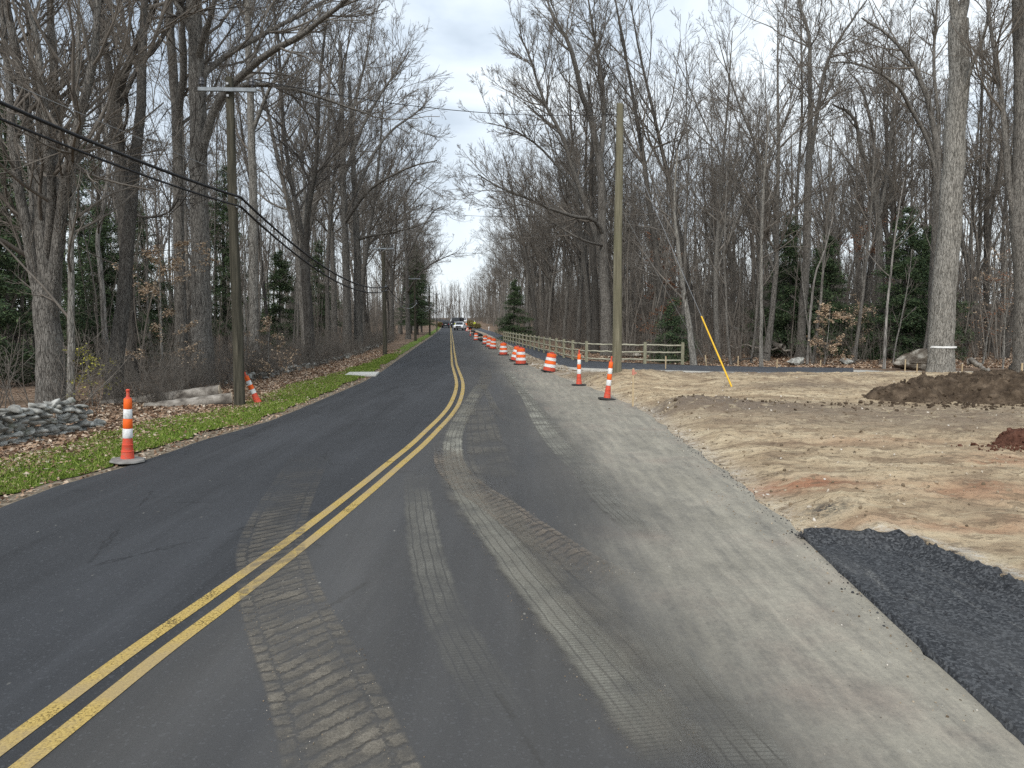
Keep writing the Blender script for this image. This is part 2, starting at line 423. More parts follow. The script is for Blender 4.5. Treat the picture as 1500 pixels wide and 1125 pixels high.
# ------------------------------------------------------------------ sheets of the ground
def dense_axis(parts):
    a = []
    for x0, x1, st in parts: a += list(np.arange(x0, x1, st))
    a.append(parts[-1][1]); return np.array(a)
def grid_mesh(name, X, Y, Z, mat, attrs=None, uv=None):
    ny, nx = X.shape
    V = np.stack([X, Y, Z], -1).reshape(-1, 3)
    i = np.arange(ny * nx).reshape(ny, nx)
    Q = np.stack([i[:-1, :-1], i[:-1, 1:], i[1:, 1:], i[1:, :-1]], -1).reshape(-1, 4)
    me = mesh_quads(name, V, Q)
    for k, a in (attrs or {}).items():
        at = me.attributes.new(k, 'FLOAT', 'POINT'); at.data.foreach_set('value', np.asarray(a, np.float32).ravel())
    if uv is not None:
        l = me.uv_layers.new(name='UVMap'); u = np.stack(uv, -1).reshape(-1, 2)[Q.ravel()]
        l.data.foreach_set('uv', u.astype(np.float32).ravel())
    return link(name, me, mat)
gx = dense_axis([(-1600, -200, 100), (-200, -60, 8), (-60, 60, 0.6), (60, 200, 8), (200, 1600, 100)])
gy = dense_axis([(-60, 0, 6), (0, 70, 0.6), (70, 200, 2.5), (200, 400, 10), (400, 2000, 100)])
GX, GY = np.meshgrid(gx, gy)
ground = grid_mesh('ground', GX, GY, ground_z(GX, GY), M['floor']); tag(ground, kind='structure')

ys = np.concatenate([np.arange(-6, 2, 0.5), 2 + (np.linspace(0, 1, 520) ** 2.4) * 398])
def strip(name, y, xa, xb, nx, zo, mat, attrs=None, kind='structure', zfun=base_z, thick=None):
    t = np.linspace(0, 1, nx)
    X = xa[:, None] * (1 - t) + xb[:, None] * t; Y = np.repeat(y[:, None], nx, 1)
    Z = zfun(X, Y) + zo
    A = {k: f(X, Y) for k, f in (attrs or {}).items()}
    o = grid_mesh(name, X, Y, Z, mat, A); tag(o, kind=kind); return o
# dust on the right lane: everything to the right of a line the lorries leave
_D0 = curve_of([(1085, 1125), (985, 1010), (935, 930), (915, 880), (905, 830), (880, 760), (838, 690), (800, 640), (772, 590), (745, 556), (728, 540), (712, 520), (700, 505), (694, 495)])
def dust(X, Y):
    d = X - _D0(Y) + 0.7 * (fbm(X * 1.1, Y * 0.6, 4) - 0.5)
    edge = XR(Y) - X
    return (0.18 + 0.82 * sstep(-0.35, 1.25, d)) * sstep(-0.9, 0.35, d) * (1 - 0.45 * sstep(25, 45, Y)) 
def lane(X, Y): return sstep(-0.05, 0.25, X - XC(Y)) * (1 - 0.5 * sstep(40, 90, Y)) + 0.12
jit = lambda y, s, f: (fbm(y * f, y * 0 + s, 5) - 0.5)
road = strip('road', ys, XL(ys) + 0.06 * jit(ys, 3, 3), XR(ys) + 0.16 * jit(ys, 9, 2.5) + 0.03, 90, 0.03, M['road'], {'dust': dust, 'lane': lane})

yv = np.concatenate([2 + (np.linspace(0, 1, 700) ** 2.2) * 260])
soil = strip('verge_soil', yv, XL(yv) - 1.0, XL(yv) + 0.05, 12, 0.012, M['soil_edge'])
# grass strip: outer edge read off the photograph
_XG = curve_of([(0, 690), (120, 655), (215, 622), (300, 608), (345, 600), (400, 578), (450, 562), (500, 548), (560, 527), (591, 508), (627, 489)])
def XG(y): return farx(_XG, 119, y)
gi = XL(yv) - 0.16 - 0.28 * fbm(yv * 1.7, yv * 0, 4) - 0.15 * sstep(0.55, 0.7, fbm(yv * 0.5, yv * 0 + 4, 3))
go = XG(yv) + 0.7 * jit(yv, 22, 1.3)
verge_z = lambda X, Y: base_z(X, Y) + 0.05 * sstep(0.1, 0.9, XL(Y) - X) + 0.03 * (fbm(X * 1.5, Y * 1.5) - 0.5)
grass_sheet = strip('grass_verge', yv, go, gi, 14, 0.02, M['grass'], zfun=verge_z)
# leaf-strewn strip between the grass and the wood
leafy = strip('leaf_covered_bank', yv, XG(yv) - 4.2, go + 0.25, 16, 0.012, M['floor'], zfun=verge_z)

# graded dirt of the works on the right
def dirt_h(X, Y):
    cr1 = np.clip(np.sin(Y * 21 + 2.2 * X + 3 * fbm(X, Y, 3)) , 0, 1) * sstep(.48, .62, fbm(X * .6 + 3, Y * .9, 3)) * .035
    e = sstep(0.0, 0.9, X - XR(Y)) * sstep(0, 1.6, 29.3 - Y)
    h = 0.20 * (fbm(X * 0.7, Y * 0.9, 6, 0.62)) + 0.09 * fbm(X * 5, Y * 7, 5, .68)
    gx_, gy_ = G(1010, 607)
    dx = (X - gx_) / 1.9; dy = (Y - gy_) / 0.9
    r1 = np.exp(-(dx * dx + dy * dy)) * (0.12 + 0.16 * fbm(X * 4, Y * 4, 4))
    bx, by = G(1060, 561)
    r2 = np.exp(-(((X - bx) / 4.0) ** 2 + ((Y - by) / 1.1) ** 2)) * (0.10 + 0.16 * fbm(X * 3, Y * 3, 4))
    cx, cy = G(1190, 570)
    r3 = np.exp(-(((X - cx) / 2.2) ** 2 + ((Y - cy) / 0.8) ** 2)) * 0.28
    ex, ey = G(925, 562)
    r4 = np.exp(-(((X - ex) / 1.4) ** 2 + ((Y - ey) / 1.2) ** 2)) * (0.16 + 0.1 * fbm(X * 5, Y * 5, 3))
    # shallow wheel ruts
    v = Y + 0.35 * X - 17; rut = -0.05 * np.exp(-((v + 2.4 + 0.4 * np.sin(X)) / 0.22) ** 2) - 0.05 * np.exp(-((v + 0.6 + 0.4 * np.sin(X)) / 0.22) ** 2)
    return e * (h + cr1 + r1 + r2 + r3 + r4 + rut)
yd = np.concatenate([np.arange(-5, 5, 0.3), np.arange(5, 30.8, 0.075)])
xd_far = 62
t = np.concatenate([np.linspace(0, 0.30, 230), np.linspace(0.30, 1, 130)[1:]])
X = (XR(yd) - 0.05 + 0.0 * yd)[:, None] * (1 - t) + xd_far * t; Y = np.repeat(yd[:, None], len(t), 1)
Y = Y.copy()
yend = 29.2
far_t = sstep(26.0, 31.0, Y)
Y = Y + far_t * 0.35 * (fbm(X * 0.6, X * 0 + 5, 4) - 0.5)
Z0 = base_z(X, Y) + 0.006 + dirt_h(X, Y)
def blob(px, py, sxm, sym, n=1.2):
    bx, by = G(px, py)
    return np.clip(np.exp(-(((X - bx) / sxm) ** 2 + ((Y - by) / sym) ** 2)) * n, 0, 1)
red = blob(1165, 722, 0.7, 0.3, 1.3) + blob(1440, 738, 1.0, 0.5, .7) + blob(1400, 790, 1.4, 0.3, .6) + blob(1280, 660, 1.2, 0.4, 0.4) + blob(1480, 690, .8, .5, .8)
greyd = blob(1030, 607, 2.2, 0.9, 1.3) + blob(1340, 620, 4.5, 2.2, 1.2) + blob(1080, 558, 6, 1.0, 1.2) + blob(960, 555, 2.5, 2.0, 1.0) + blob(840, 545, 1.5, 3, 0.9) + blob(790, 530, 1.2, 6, 0.9) + blob(1180, 575, 2.5, .8, 1.0)
pale = np.clip(np.exp(-((X - XR(Y) - 0.1) / 0.22) ** 2) * fbm(X, Y * 1.2) * 1.0, 0, 1) + sstep(28.6, 29.6, Y) * 0.9
_lip = [G(1176, 793), G(1240, 797), G(1330, 806), G(1400, 835), G(1500, 885)]
_lip = np.array(_lip + [(_lip[-1][0] + .25, _lip[-1][1] - .8), (_lip[-1][0] + 1.0, _lip[-1][1] - 2), (_lip[-1][0] + 3.0, _lip[-1][1] - 5), (_lip[-1][0] + 6, -6)])
_lipd = np.stack([np.interp(np.linspace(0, 8, 400), np.arange(9), _lip[:, k]) for k in (0, 1)], -1)
def xap(y):          # outer edge of the apron for each depth
    y = np.asarray(y, float); o_ = np.argsort(_lipd[:, 1]); e_ = np.interp(y, _lipd[o_, 1], _lipd[o_, 0])
    return np.where(y > _lip[0][1], -99, e_ + .10 * (fbm(y * 5, y * 0 + 2, 4) - .5))
near_ = (Y < 9) & (X < 14); dl = np.full(X.shape, 9.0)
for q_ in _lipd: dl[near_] = np.minimum(dl[near_], np.hypot(X[near_] - q_[0], Y[near_] - q_[1]))
outside = X > xap(Y)
Z = np.where(~outside & (dl > .03), -0.03, Z0)
pale = pale + np.exp(-((dl - 0.13) / 0.09) ** 2) * outside * sstep(3.2, 3.5, X) * sstep(.35, .6, fbm(X * 3, Y * 3))
tar = blob(1215, 763, 0.22, 0.22, 1.2) + blob(1180, 785, 0.25, 0.12, 1.0) + np.exp(-(dl / 0.07) ** 2)
dirt = grid_mesh('construction_dirt', X, Y, Z, M['dirt'], {'red': red, 'grey': greyd, 'pale': np.clip(pale, 0, 1), 'tar': np.clip(tar, 0, 1)}); tag(dirt, kind='structure')
# strip of dirt between road and path in the distance
yf = np.arange(28, 160, 0.25)
pinx = lambda y: np.interp(y, [p[1] for p in pin[5:]], [p[0] for p in pin[5:]]) - 0.0835 * np.clip(y - pin[-1][1], 0, None)
med = strip('roadside_dirt', yf, XR(yf) - 0.05, np.maximum(pinx(yf), XR(yf) + 0.1), 10, 0.010, M['dirt'], {'red': lambda X, Y: 0 * X, 'grey': lambda X, Y: 0.8 + 0 * X, 'pale': lambda X, Y: sstep(0.5, 0.6, fbm(X * 2, Y * 2)), 'tar': lambda X, Y: 0 * X}, zfun=lambda X, Y: base_z(X, Y) + 0.10 * fbm(X * 3, Y * 3) * sstep(0, .4, X - XR(Y)))

# fresh apron of coarse asphalt, bottom right
ya_ = np.concatenate([np.linspace(-5, 2.5, 25), np.linspace(2.5, _lip[0][1] - .01, 170)])
tt = np.linspace(0, 1, 90)
x0_, x1_ = XR(ya_) + .0, np.maximum(xap(ya_), XR(ya_) + .01)
X = x0_[:, None] * (1 - tt) + x1_[:, None] * tt; Y = np.repeat(ya_[:, None], 90, 1)
dl = np.full(X.shape, 9.0)
for q_ in _lipd: dl = np.minimum(dl, np.hypot(X - q_[0], Y - q_[1]))
lip = np.exp(-(dl / 0.13) ** 2)
ridge = np.exp(-((dl - 0.22) / 0.05) ** 2) * fbm(X * 2, Y * 2)
Z = 0.037 + lip * (0.03 + 0.11 * fbm(X * 16, Y * 16, 3)) + 0.03 * fbm(X * 3, Y * 3, 3) + 0.018 * fbm(X * 30, Y * 30, 3) - 0.03 * ridge
Z[:, 0] = 0.02
apron = grid_mesh('asphalt_apron', X, Y, Z, M['apron']); tag(apron, kind='structure')

# path: asphalt ribbon, its unpaved crushed-stone end
def ribbon(name, A, B, n, z, mat, edge=0.05, jitter=0.0):
    a = catmull([(x, y, 0) for x, y in A], n); b = catmull([(x, y, 0) for x, y in B], n)
    if jitter:
        k = np.arange(n)
        a[:, 1] += jitter * (fbm(k * 0.3, k * 0, 3) - 0.5); b[:, 1] += jitter * (fbm(k * 0.3, k * 0 + 7, 3) - 0.5)
    t = np.linspace(0, 1, 7)
    X = a[:, :1] * (1 - t) + b[:, :1] * t; Y = a[:, 1:2] * (1 - t) + b[:, 1:2] * t
    Z = np.maximum(base_z(X, Y), ground_z(X, Y)) + z
    X = np.hstack([X[:, :1], X, X[:, -1:]]); Y = np.hstack([Y[:, :1] - 0.02, Y, Y[:, -1:] + 0.02]); Z = np.hstack([Z[:, :1] - edge * 2, Z, Z[:, -1:] - edge * 2])
    o = grid_mesh(name, X, Y, Z, mat); return o
far_pin = [(p[0], p[1]) for p in pin] + [(pin[-1][0] - 0.0835 * k, pin[-1][1] + k) for k in (30, 80)]
far_pout = [(p[0], p[1]) for p in pout] + [(pout[-1][0] - 0.0835 * k, pout[-1][1] + k) for k in (30, 80)]
tag(ribbon('asphalt_path', far_pin, far_pout, 160, 0.07, M['path'], 0.07), kind='structure')
ga = [G(*p) for p in ((1345, 554), (1310, 554), (1250, 550.5), (1180, 548.5))]; gb = [G(*p) for p in ((1345, 548), (1310, 546), (1250, 543), (1180, 541.5))]
tag(ribbon('gravel_path', ga, gb, 40, 0.05, M['gravel'], 0.06, 0.2), kind='structure')
gs = [G(x_, y_ + 1.6) for x_, y_ in PATH_IN[:6]]; gs2 = [G(x_, y_ - 0.3) for x_, y_ in PATH_IN[:6]]
tag(ribbon('path_gravel_edge', gs, gs2, 120, 0.035, M['gravel'], 0.04, 0.3), kind='structure')

# ------------------------------------------------------------------ painted lines and tyre tracks (children of the road)
def ground_ribbon(name, centre, width, off, zo, mat, n=220, fade=(0.08, 0.08), parent=None, w2=None):
    c = catmull([(x, y, 0) for x, y in centre], n)
    d = np.gradient(c, axis=0); d = nrm(d); nx_ = np.stack([d[:, 1], -d[:, 0]], -1)
    s = np.concatenate([[0], np.cumsum(np.linalg.norm(np.diff(c, axis=0), axis=1))])
    w = np.linspace(width, w2 or width, n)
    t = np.linspace(-0.5, 0.5, 5)
    X = c[:, :1] + nx_[:, :1] * (off + t * w[:, None]); Y = c[:, 1:2] + nx_[:, 1:2] * (off + t * w[:, None])
    Z = base_z(X, Y) + 0.03 + zo
    f = np.minimum(sstep(0, fade[0] + 1e-6, s / s[-1]), sstep(0, fade[1] + 1e-6, 1 - s / s[-1]))
    o = grid_mesh(name, X, Y, Z, mat, {'fade': np.repeat(f[:, None], 5, 1)}, uv=(np.repeat((t + 0.5)[None], n, 0), np.repeat(s[:, None], 5, 1)))
    if parent: o.parent = parent
    return o
yc = np.concatenate([2 + (np.linspace(0, 1, 60) ** 1.8) * 210])
cl = [(float(XC(v)), float(v)) for v in yc]
for off in (-0.105, 0.105):
    ground_ribbon('yellow_line', cl, 0.105, off, 0.004, M['line'], n=900, fade=(0, 0), parent=road)

def track_mat(name, kind, col, strength):
    m = Mat(name, 0.9, 0.15)
    uv = m.nt.nodes.new("ShaderNodeUVMap"); sp = m.nt.nodes.new("ShaderNodeSeparateXYZ"); m.nt.links.new(uv.outputs[0], sp.inputs[0])
    u = E(m.nt, sp.outputs[0]); v = E(m.nt, sp.outputs[1])
    n = m.noise(26, 4, 0.6); big = m.noise(1.6, 5, 0.6); fine = m.noise(90, 3, 0.8)
    edge = u.step(0.0, 0.05) * u.step(1.0, 0.95)
    if kind == 'chevron':
        uu = u + (n - 0.5) * 0.16; vv = v + (m.noise(9, 3) - 0.5) * 0.10 + (m.noise(30, 3) - 0.5) * 0.05
        side = (uu.step(0.17, 0.19) * uu.step(0.84, 0.82))            # 1 in the middle
        ph = vv / 0.135 + side * (uu * -2.6) + (side - 1.0) * (-0.45)
        f = ((ph.frac() - 0.5).abs() * 2.0)
        blk = f.step(0.98, 0.52)
        gap = (uu - 0.18).abs().step(0.0, 0.035) * (uu - 0.83).abs().step(0.0, 0.035)
        ph2 = vv / 0.28 - uu * 1.0
        cg = ((ph2.frac() - 0.5).abs() * 2.0).step(0.97, 0.80) * 0.5 + 0.5
        al = (blk * gap * cg * 0.80 + 0.20) * (big.step(0.28, 0.72) * 0.85 + 0.12) * (m.noise(5.5, 5, .65).step(.28, .6) * .6 + .4)
    else:
        rib = ((u * 5.0 + (m.noise(2.5, 3) - 0.5) * 0.5 + (n - 0.5) * 0.12).frac() - 0.5).abs().step(0.50, 0.33)
        tr = (((v + (u - 0.5) * 0.05) / 0.034).frac() - 0.5).abs().step(0.48, 0.30) * 0.45 + 0.55
        al = (rib * 0.65 + 0.35) * tr * (big.step(.3, .7) * 0.9 + 0.2) * (m.noise(3.0, 5, 0.6, m.coord((2, 0.4, 1), -0.4)) + 0.4)
        uw = u + (m.noise(6, 4) - .5) * .22; edge = uw.step(0.0, 0.16) * uw.step(1.0, 0.84)
    al = (al * edge * m.attr('fade') * (fine * 0.8 + 0.55) * strength).clamp()
    m.alpha(al)
    m.color(m.ramp(fine, [(0.3, scol(col, 0.72)), (0.7, scol(col, 1.2))])); return m.m
TC1 = track_mat('mud_print_chevron', 'chevron', (0.20, 0.178, 0.145), 1.1)
TC2 = track_mat('mud_print_chevron_brown', 'chevron', (0.23, 0.19, 0.15), 1.1)
TF1 = track_mat('dust_print_faint', 'fine', (0.20, 0.192, 0.168), 0.8)
TF2 = track_mat('dust_print_bright', 'fine', (0.30, 0.29, 0.245), 1.15)
TF3 = track_mat('dust_print_soft', 'fine', (0.19, 0.175, 0.148), 0.55)
def track(pix, w, mat, z, fade=(0.12, 0.1), w2=None, n=260):
    ground_ribbon('tyre_track', [G(*p) for p in pix], w, 0, z, mat, n, fade, road, w2)
track([(462, 655), (440, 700), (414, 750), (398, 800), (405, 850), (420, 900), (442, 950), (466, 1000), (486, 1050), (512, 1125), (535, 1190)], 0.62, TC1, 0.008, (0.97, 0.0))
track([(607, 690), (612, 730), (617, 770), (626, 820), (645, 890), (680, 960), (718, 1030), (775, 1125), (815, 1190)], 0.36, TF1, 0.009, (0.35, 0.45))
track([(705, 562), (684, 600), (668, 632), (663, 660), (670, 695), (692, 740), (735, 800), (798, 880), (850, 940), (905, 1005), (990, 1110), (1025, 1150)], 0.34, TF2, 0.010, (0.25, 0.05), 0.42)
track([(663, 660), (672, 695), (700, 745), (750, 800), (820, 880), (880, 940), (945, 1005), (1040, 1110), (1075, 1150)], 0.6, TF3, 0.0275, (0.2, 0.05), 0.9)
track([(655, 655), (660, 685), (685, 715), (722, 740), (755, 765), (795, 793), (840, 824), (885, 850), (935, 885)], 0.46, TC2, 0.0125, (0.2, 0.25))
track([(742, 545), (767, 576), (796, 627), (828, 667), (873, 706), (915, 738), (990, 790)], 0.34, TF2, 0.0145, (0.15, 0.4), 0.5)
track([(735, 545), (780, 590), (826, 640), (870, 680), (930, 720)], 0.22, TF1, 0.0165, (0.2, 0.3))
track([(640, 700), (650, 660), (668, 625), (690, 590), (710, 560), (712, 540)], 0.5, TF3, 0.018, (0.3, 0.2))
track([(705, 560), (725, 600), (748, 620), (790, 630)], 0.2, TF3, 0.0195, (0.2, 0.3))
track([(700, 585), (708, 640), (722, 690), (735, 730)], 0.7, TF3, 0.021, (0.3, 0.3))
track([(850, 690), (890, 740), (960, 800)], 0.35, TF1, 0.0225, (0.4, 0.3))
track([(720, 700), (790, 830), (905, 960), (1010, 1100), (1060, 1160)], 0.24, TF3, 0.024, (0.4, 0.1))
track([(930, 900), (1000, 1000), (1100, 1125), (1130, 1160)], 0.4, TF1, 0.0255, (0.3, 0.1))

# ------------------------------------------------------------------ trees
class Tree:
    def __init__(s, seed): s.r = np.random.default_rng(seed); s.trunk = Bag(); s.crown = Bag(); s.lv = []
    def grow(s, P0, D0, L, R0, R1, K, gnarl, trop, bias=(0, 0, 0)):
        N = len(P0); pts = np.zeros((N, K, 3)); pts[:, 0] = P0; D = nrm(D0)
        b = np.array(bias) + np.array([0, 0, trop])
        for k in range(1, K):
            D = nrm(D + s.r.normal(0, gnarl, (N, 3)) + b)
            pts[:, k] = pts[:, k - 1] + D * (L / (K - 1))[:, None]
        tt = np.linspace(0, 1, K)
        rad = R0[:, None] * (1 - tt) ** 0.85 + R1[:, None] * tt
        return pts, rad
    def spawn(s, pts, rad, nper, t0, t1, ang, ratio, rmul, K, gnarl, trop, r1, taper=0.55, bias=(0, 0, 0), lmax=None):
        N, K0, _ = pts.shape
        n = np.full(N, nper) if np.isscalar(nper) else np.asarray(nper)
        idx = np.repeat(np.arange(N), n); m = len(idx)
        if m == 0: return None
        t = s.r.uniform(t0, t1, m)
        f = t * (K0 - 1); i = np.minimum(f.astype(int), K0 - 2); u = f - i
        p = pts[idx, i] * (1 - u)[:, None] + pts[idx, i + 1] * u[:, None]
        pr = rad[idx, i] * (1 - u) + rad[idx, i + 1] * u
        T = nrm(pts[idx, i + 1] - pts[idx, i])
        rv = nrm(s.r.normal(0, 1, (m, 3))); perp = nrm(rv - (rv * T).sum(-1, keepdims=True) * T)
        A = np.radians(s.r.uniform(ang[0], ang[1], m))
        D = np.cos(A)[:, None] * T + np.sin(A)[:, None] * perp
        Lp = np.linalg.norm(np.diff(pts, axis=1), axis=2).sum(1)[idx]
        L = Lp * ratio * (1 - taper * t) * s.r.uniform(0.6, 1.25, m)
        if lmax: L = np.minimum(L, lmax)
        R0 = np.minimum(pr * rmul * s.r.uniform(0.7, 1.1, m), np.maximum(L * 0.016, r1 * 1.2))
        return s.grow(p, D, L, R0, np.full(m, r1), K, gnarl, trop, bias)
    def finish_crown(s, L1, dens=1.0, r_twig=0.0045, sub=(7, 6, 4)):
        """L1: (pts, rad) of the main limbs; adds three more orders of branching"""
        a = L1
        s.crown.add(*tubes(a[0], a[1], 6))
        ln = np.linalg.norm(np.diff(a[0], axis=1), axis=2).sum(1)
        n2 = np.maximum(2, (sub[0] * dens * np.clip(ln / 4.0, 0.4, 3.0))).astype(int)
        b = s.spawn(a[0], a[1], n2, 0.12, 1.0, (24, 52), 0.55, 0.6, 6, 0.11, 0.07, r_twig * 2, lmax=4.5)
        s.crown.add(*tubes(b[0], b[1], 4))
        c = s.spawn(b[0], b[1], int(sub[1] * dens), 0.15, 1.0, (20, 46), 0.62, 0.65, 4, 0.10, 0.07, r_twig * 1.4, lmax=2.2)
        s.crown.add(*tubes(c[0], c[1], 3))
        d = s.spawn(c[0], c[1], int(sub[2] * dens), 0.15, 1.0, (16, 42), 0.7, 0.75, 3, 0.08, 0.06, r_twig, lmax=1.1)
        s.crown.add(*tubes(d[0], d[1], 3))
        s.tips = d[0]
def root_flare(rad, amount=0.35, reach=0.06):
    K = rad.shape[1]; t = np.linspace(0, 1, K)
    return rad * (1 + amount * np.exp(-t / reach))[None]
def generic_tree(seed, Ht, r0, bare=0.4, n1=15, spread=0.33, ang=(28, 58), bias=(0, 0, 0), dens=1.0, lean=0.03, fork=False, sub=(7, 6, 4)):
    T = Tree(seed)
    d0 = np.array([[T.r.normal(0, lean), T.r.normal(0, lean), 1.0]])
    K = 15
    tr = T.grow(np.array([[0, 0, -0.25]]), d0, np.array([Ht]), np.array([r0]), np.array([0.02]), K, 0.03, 0.03)
    L1s = [T.spawn(tr[0], tr[1], n1, bare, 0.97, ang, spread, 0.55, 8, 0.11, 0.10, 0.012, 0.5, bias)]
    stems = [tr]
    if fork:
        f = T.spawn(tr[0], tr[1], 2, bare * 0.8, bare * 1.3, (14, 26), 0.62, 0.8, 10, 0.06, 0.05, 0.02, 0.3)
        f = (f[0], np.maximum(f[1], r0 * 0.5 * np.linspace(1, 0.05, 10)[None]))
        T.trunk.add(*tubes(f[0], f[1], 8)); L1s.append(T.spawn(f[0], f[1], 8, 0.25, 1, ang, 0.38, 0.55, 8, 0.11, 0.10, 0.012, 0.5, bias))
    rad = root_flare(tr[1])
    T.trunk.add(*tubes(tr[0], rad, 10, 0.05, seed))
    L1 = (np.concatenate([a[0] for a in L1s]), np.concatenate([a[1] for a in L1s]))
    T.finish_crown(L1, dens, sub=sub)
    # a few dead stubs and epicormic twigs low on the trunk
    st = T.spawn(tr[0], tr[1], 7, 0.12, bare, (50, 85), 0.07, 0.15, 4, 0.15, 0.0, 0.005)
    T.crown.add(*tubes(st[0], st[1], 3))
    return T
def tree_object(T, name, label, loc, rz=0, scale=1.0, barkm='bark', twigm='twig', group=None, cat='tree'):
    o = thing(name, label, cat, loc, rz, group)
    link('trunk', T.trunk.mesh('trunk'), M[barkm], o); link('crown', T.crown.mesh('crown'), M[twigm], o)
    o.scale = (scale,) * 3
    return o
def hero_tree(name, label, limbs, seed, barkm='bark', twigm='twig', dens=1.0, n_child=9, group=None, trop=0.08, top=None, child_t0=0.25, sub=(7, 6, 4)):
    """limbs: [(list of (px,py,depth)), r0, r1, first?]; the first is the trunk; all shapes in world space, then moved to the base"""
    T = Tree(seed)
    base = None; L1p = []; L1r = []
    for k, (pp, r0, r1, nc, t0) in enumerate(limbs):
        q = np.array([P(*p) for p in pp])
        if k == 0:
            base = q[0].copy(); base[2] = float(ground_z(base[0], base[1])) ; q[0, 2] = base[2] - 0.25
        n = 22 if k == 0 else 14
        c = catmull(q, n); c[1:-1] += T.r.normal(0, 0.018, (n - 2, 3)) * min(1, r0 * 4)
        rad = (np.linspace(r0, r1, n))[None]
        if k == 0: rad = root_flare(rad, 0.38, 0.05)
        c = (c - base)[None]
        T.trunk.add(*tubes(c, rad, 16 if k == 0 else 10, 0.05 if k == 0 else 0.03, seed + k))
        if nc:
            ch = T.spawn(c, rad, nc, t0, 1.0, (25, 60), 0.0, 0.5, 8, 0.12, trop, 0.012)
            ln = T.r.uniform(1.6, 4.2, nc)
            # regrow with real lengths
            t_ = T.r.uniform(t0, 1.0, nc); f = t_ * (n - 1); i = np.minimum(f.astype(int), n - 2)
            p0 = c[0][i]; tg = nrm(c[0][i + 1] - c[0][i]); rv = nrm(T.r.normal(0, 1, (nc, 3))); pe = nrm(rv - (rv * tg).sum(-1, keepdims=True) * tg)
            A = np.radians(T.r.uniform(28, 65, nc)); D = np.cos(A)[:, None] * tg + np.sin(A)[:, None] * pe
            g = T.grow(p0, D, ln, np.minimum(rad[0][i] * 0.45, ln * 0.015), np.full(nc, 0.011), 8, 0.12, trop)
            L1p.append(g[0]); L1r.append(g[1])
        if k and r1 < 0.06:      # the tip of the limb itself goes on branching
            L1p.append(np.array([catmull(c[0][-8:], 8)])); L1r.append(np.linspace(rad[0][-8], r1 * 0.6, 8)[None])
    T.finish_crown((np.concatenate(L1p), np.concatenate(L1r)), dens, sub=sub)
    return tree_object(T, name, label, tuple(base), 0, 1.0, barkm, twigm, group)

# --- hero trees, left
Y0 = 17.6
hero_tree('maple_tree', 'huge tree behind the stone wall at far left, thick trunk dividing into many stems',
    [([(78, 600, Y0), (74, 540, Y0), (70, 470, Y0), (66, 400, Y0), (62, 330, Y0), (60, 260, Y0)], 0.35, 0.17, 0, 0),
     ([(68, 480, Y0), (50, 400, Y0 - .15), (38, 330, Y0 - .3), (26, 270, Y0 - .4), (17, 195, Y0 - .4), (12, 107, Y0), (2, 10, Y0 + .3), (-8, -120, Y0 + .5)], 0.15, 0.045, 7, .2),
     ([(68, 470, Y0), (60, 390, Y0 + .1), (54, 320, Y0 + .2), (50, 250, Y0 + .3), (44, 190, Y0 + .3), (28, 100, Y0), (10, 5, Y0 - .3), (0, -120, Y0 - .5)], 0.20, 0.055, 7, .2),
     ([(72, 480, Y0), (78, 400, Y0 + .3), (83, 330, Y0 + .5), (85, 260, Y0 + .8), (82, 170, Y0 + 1.), (78, 70, Y0 + 1.2), (74, -10, Y0 + 1.4), (70, -140, Y0 + 1.5)], 0.19, 0.055, 7, .2),
     ([(74, 470, Y0), (82, 390, Y0 - .2), (92, 300, Y0 - .5), (104, 230, Y0 - 1), (120, 160, Y0 - 1.3), (136, 85, Y0 - 1.5), (143, 0, Y0 - 1.6), (150, -120, Y0 - 1.6)], 0.16, 0.045, 8, .2),
     ([(70, 380, Y0), (76, 290, Y0 - .6), (70, 210, Y0 - 1), (62, 124, Y0 - 1.2), (52, 50, Y0 - 1.2), (36, -10, Y0 - 1.2), (20, -120, Y0 - 1.2)], 0.11, 0.035, 6, .2),
     ([(84, 290, Y0), (110, 240, Y0 + .6), (140, 215, Y0 + .8), (190, 190, Y0 + 1), (240, 150, Y0 + 1)], 0.07, 0.015, 4, .3)], 11, n_child=8)
YB = 23.9
hero_tree('oak_tree', 'massive straight tree behind the cut logs with a thick limb arching right over the road',
    [([(296, 566, YB), (295, 480, YB), (293, 380, YB), (291, 250, YB), (289, 130, YB), (284, 30, YB), (280, -60, YB), (276, -200, YB)], 0.335, 0.17, 3, .5),
     ([(294, 230, YB), (306, 185, YB - .2), (320, 150, YB - .4), (345, 118, YB - .8), (377, 90, YB - 1.2), (410, 68, YB - 1.8), (445, 50, YB - 2.4), (470, 28, YB - 2.8), (505, 2, YB - 3.4), (530, -30, YB - 4)], 0.145, 0.045, 8, .35),
     ([(291, 130, YB), (300, 108, YB), (322, 88, YB + .3), (358, 66, YB + .6), (400, 42, YB + 1.), (440, 22, YB + 1.4), (480, -2, YB + 2), (520, -20, YB + 2.5)], 0.115, 0.035, 7, .3),
     ([(318, 160, YB), (345, 128, YB + .5), (385, 124, YB + 1), (430, 130, YB + 1.5), (480, 146, YB + 2), (520, 160, YB + 2), (550, 172, YB + 2)], 0.095, 0.025, 7, .3),
     ([(288, 90, YB), (300, 50, YB - .5), (312, 10, YB - 1), (325, -60, YB - 1.4)], 0.13, 0.04, 4, .2),
     ([(288, 60, YB), (262, 10, YB), (230, -30, YB)], 0.11, 0.04, 4, .2)], 12)
YC = 25.0
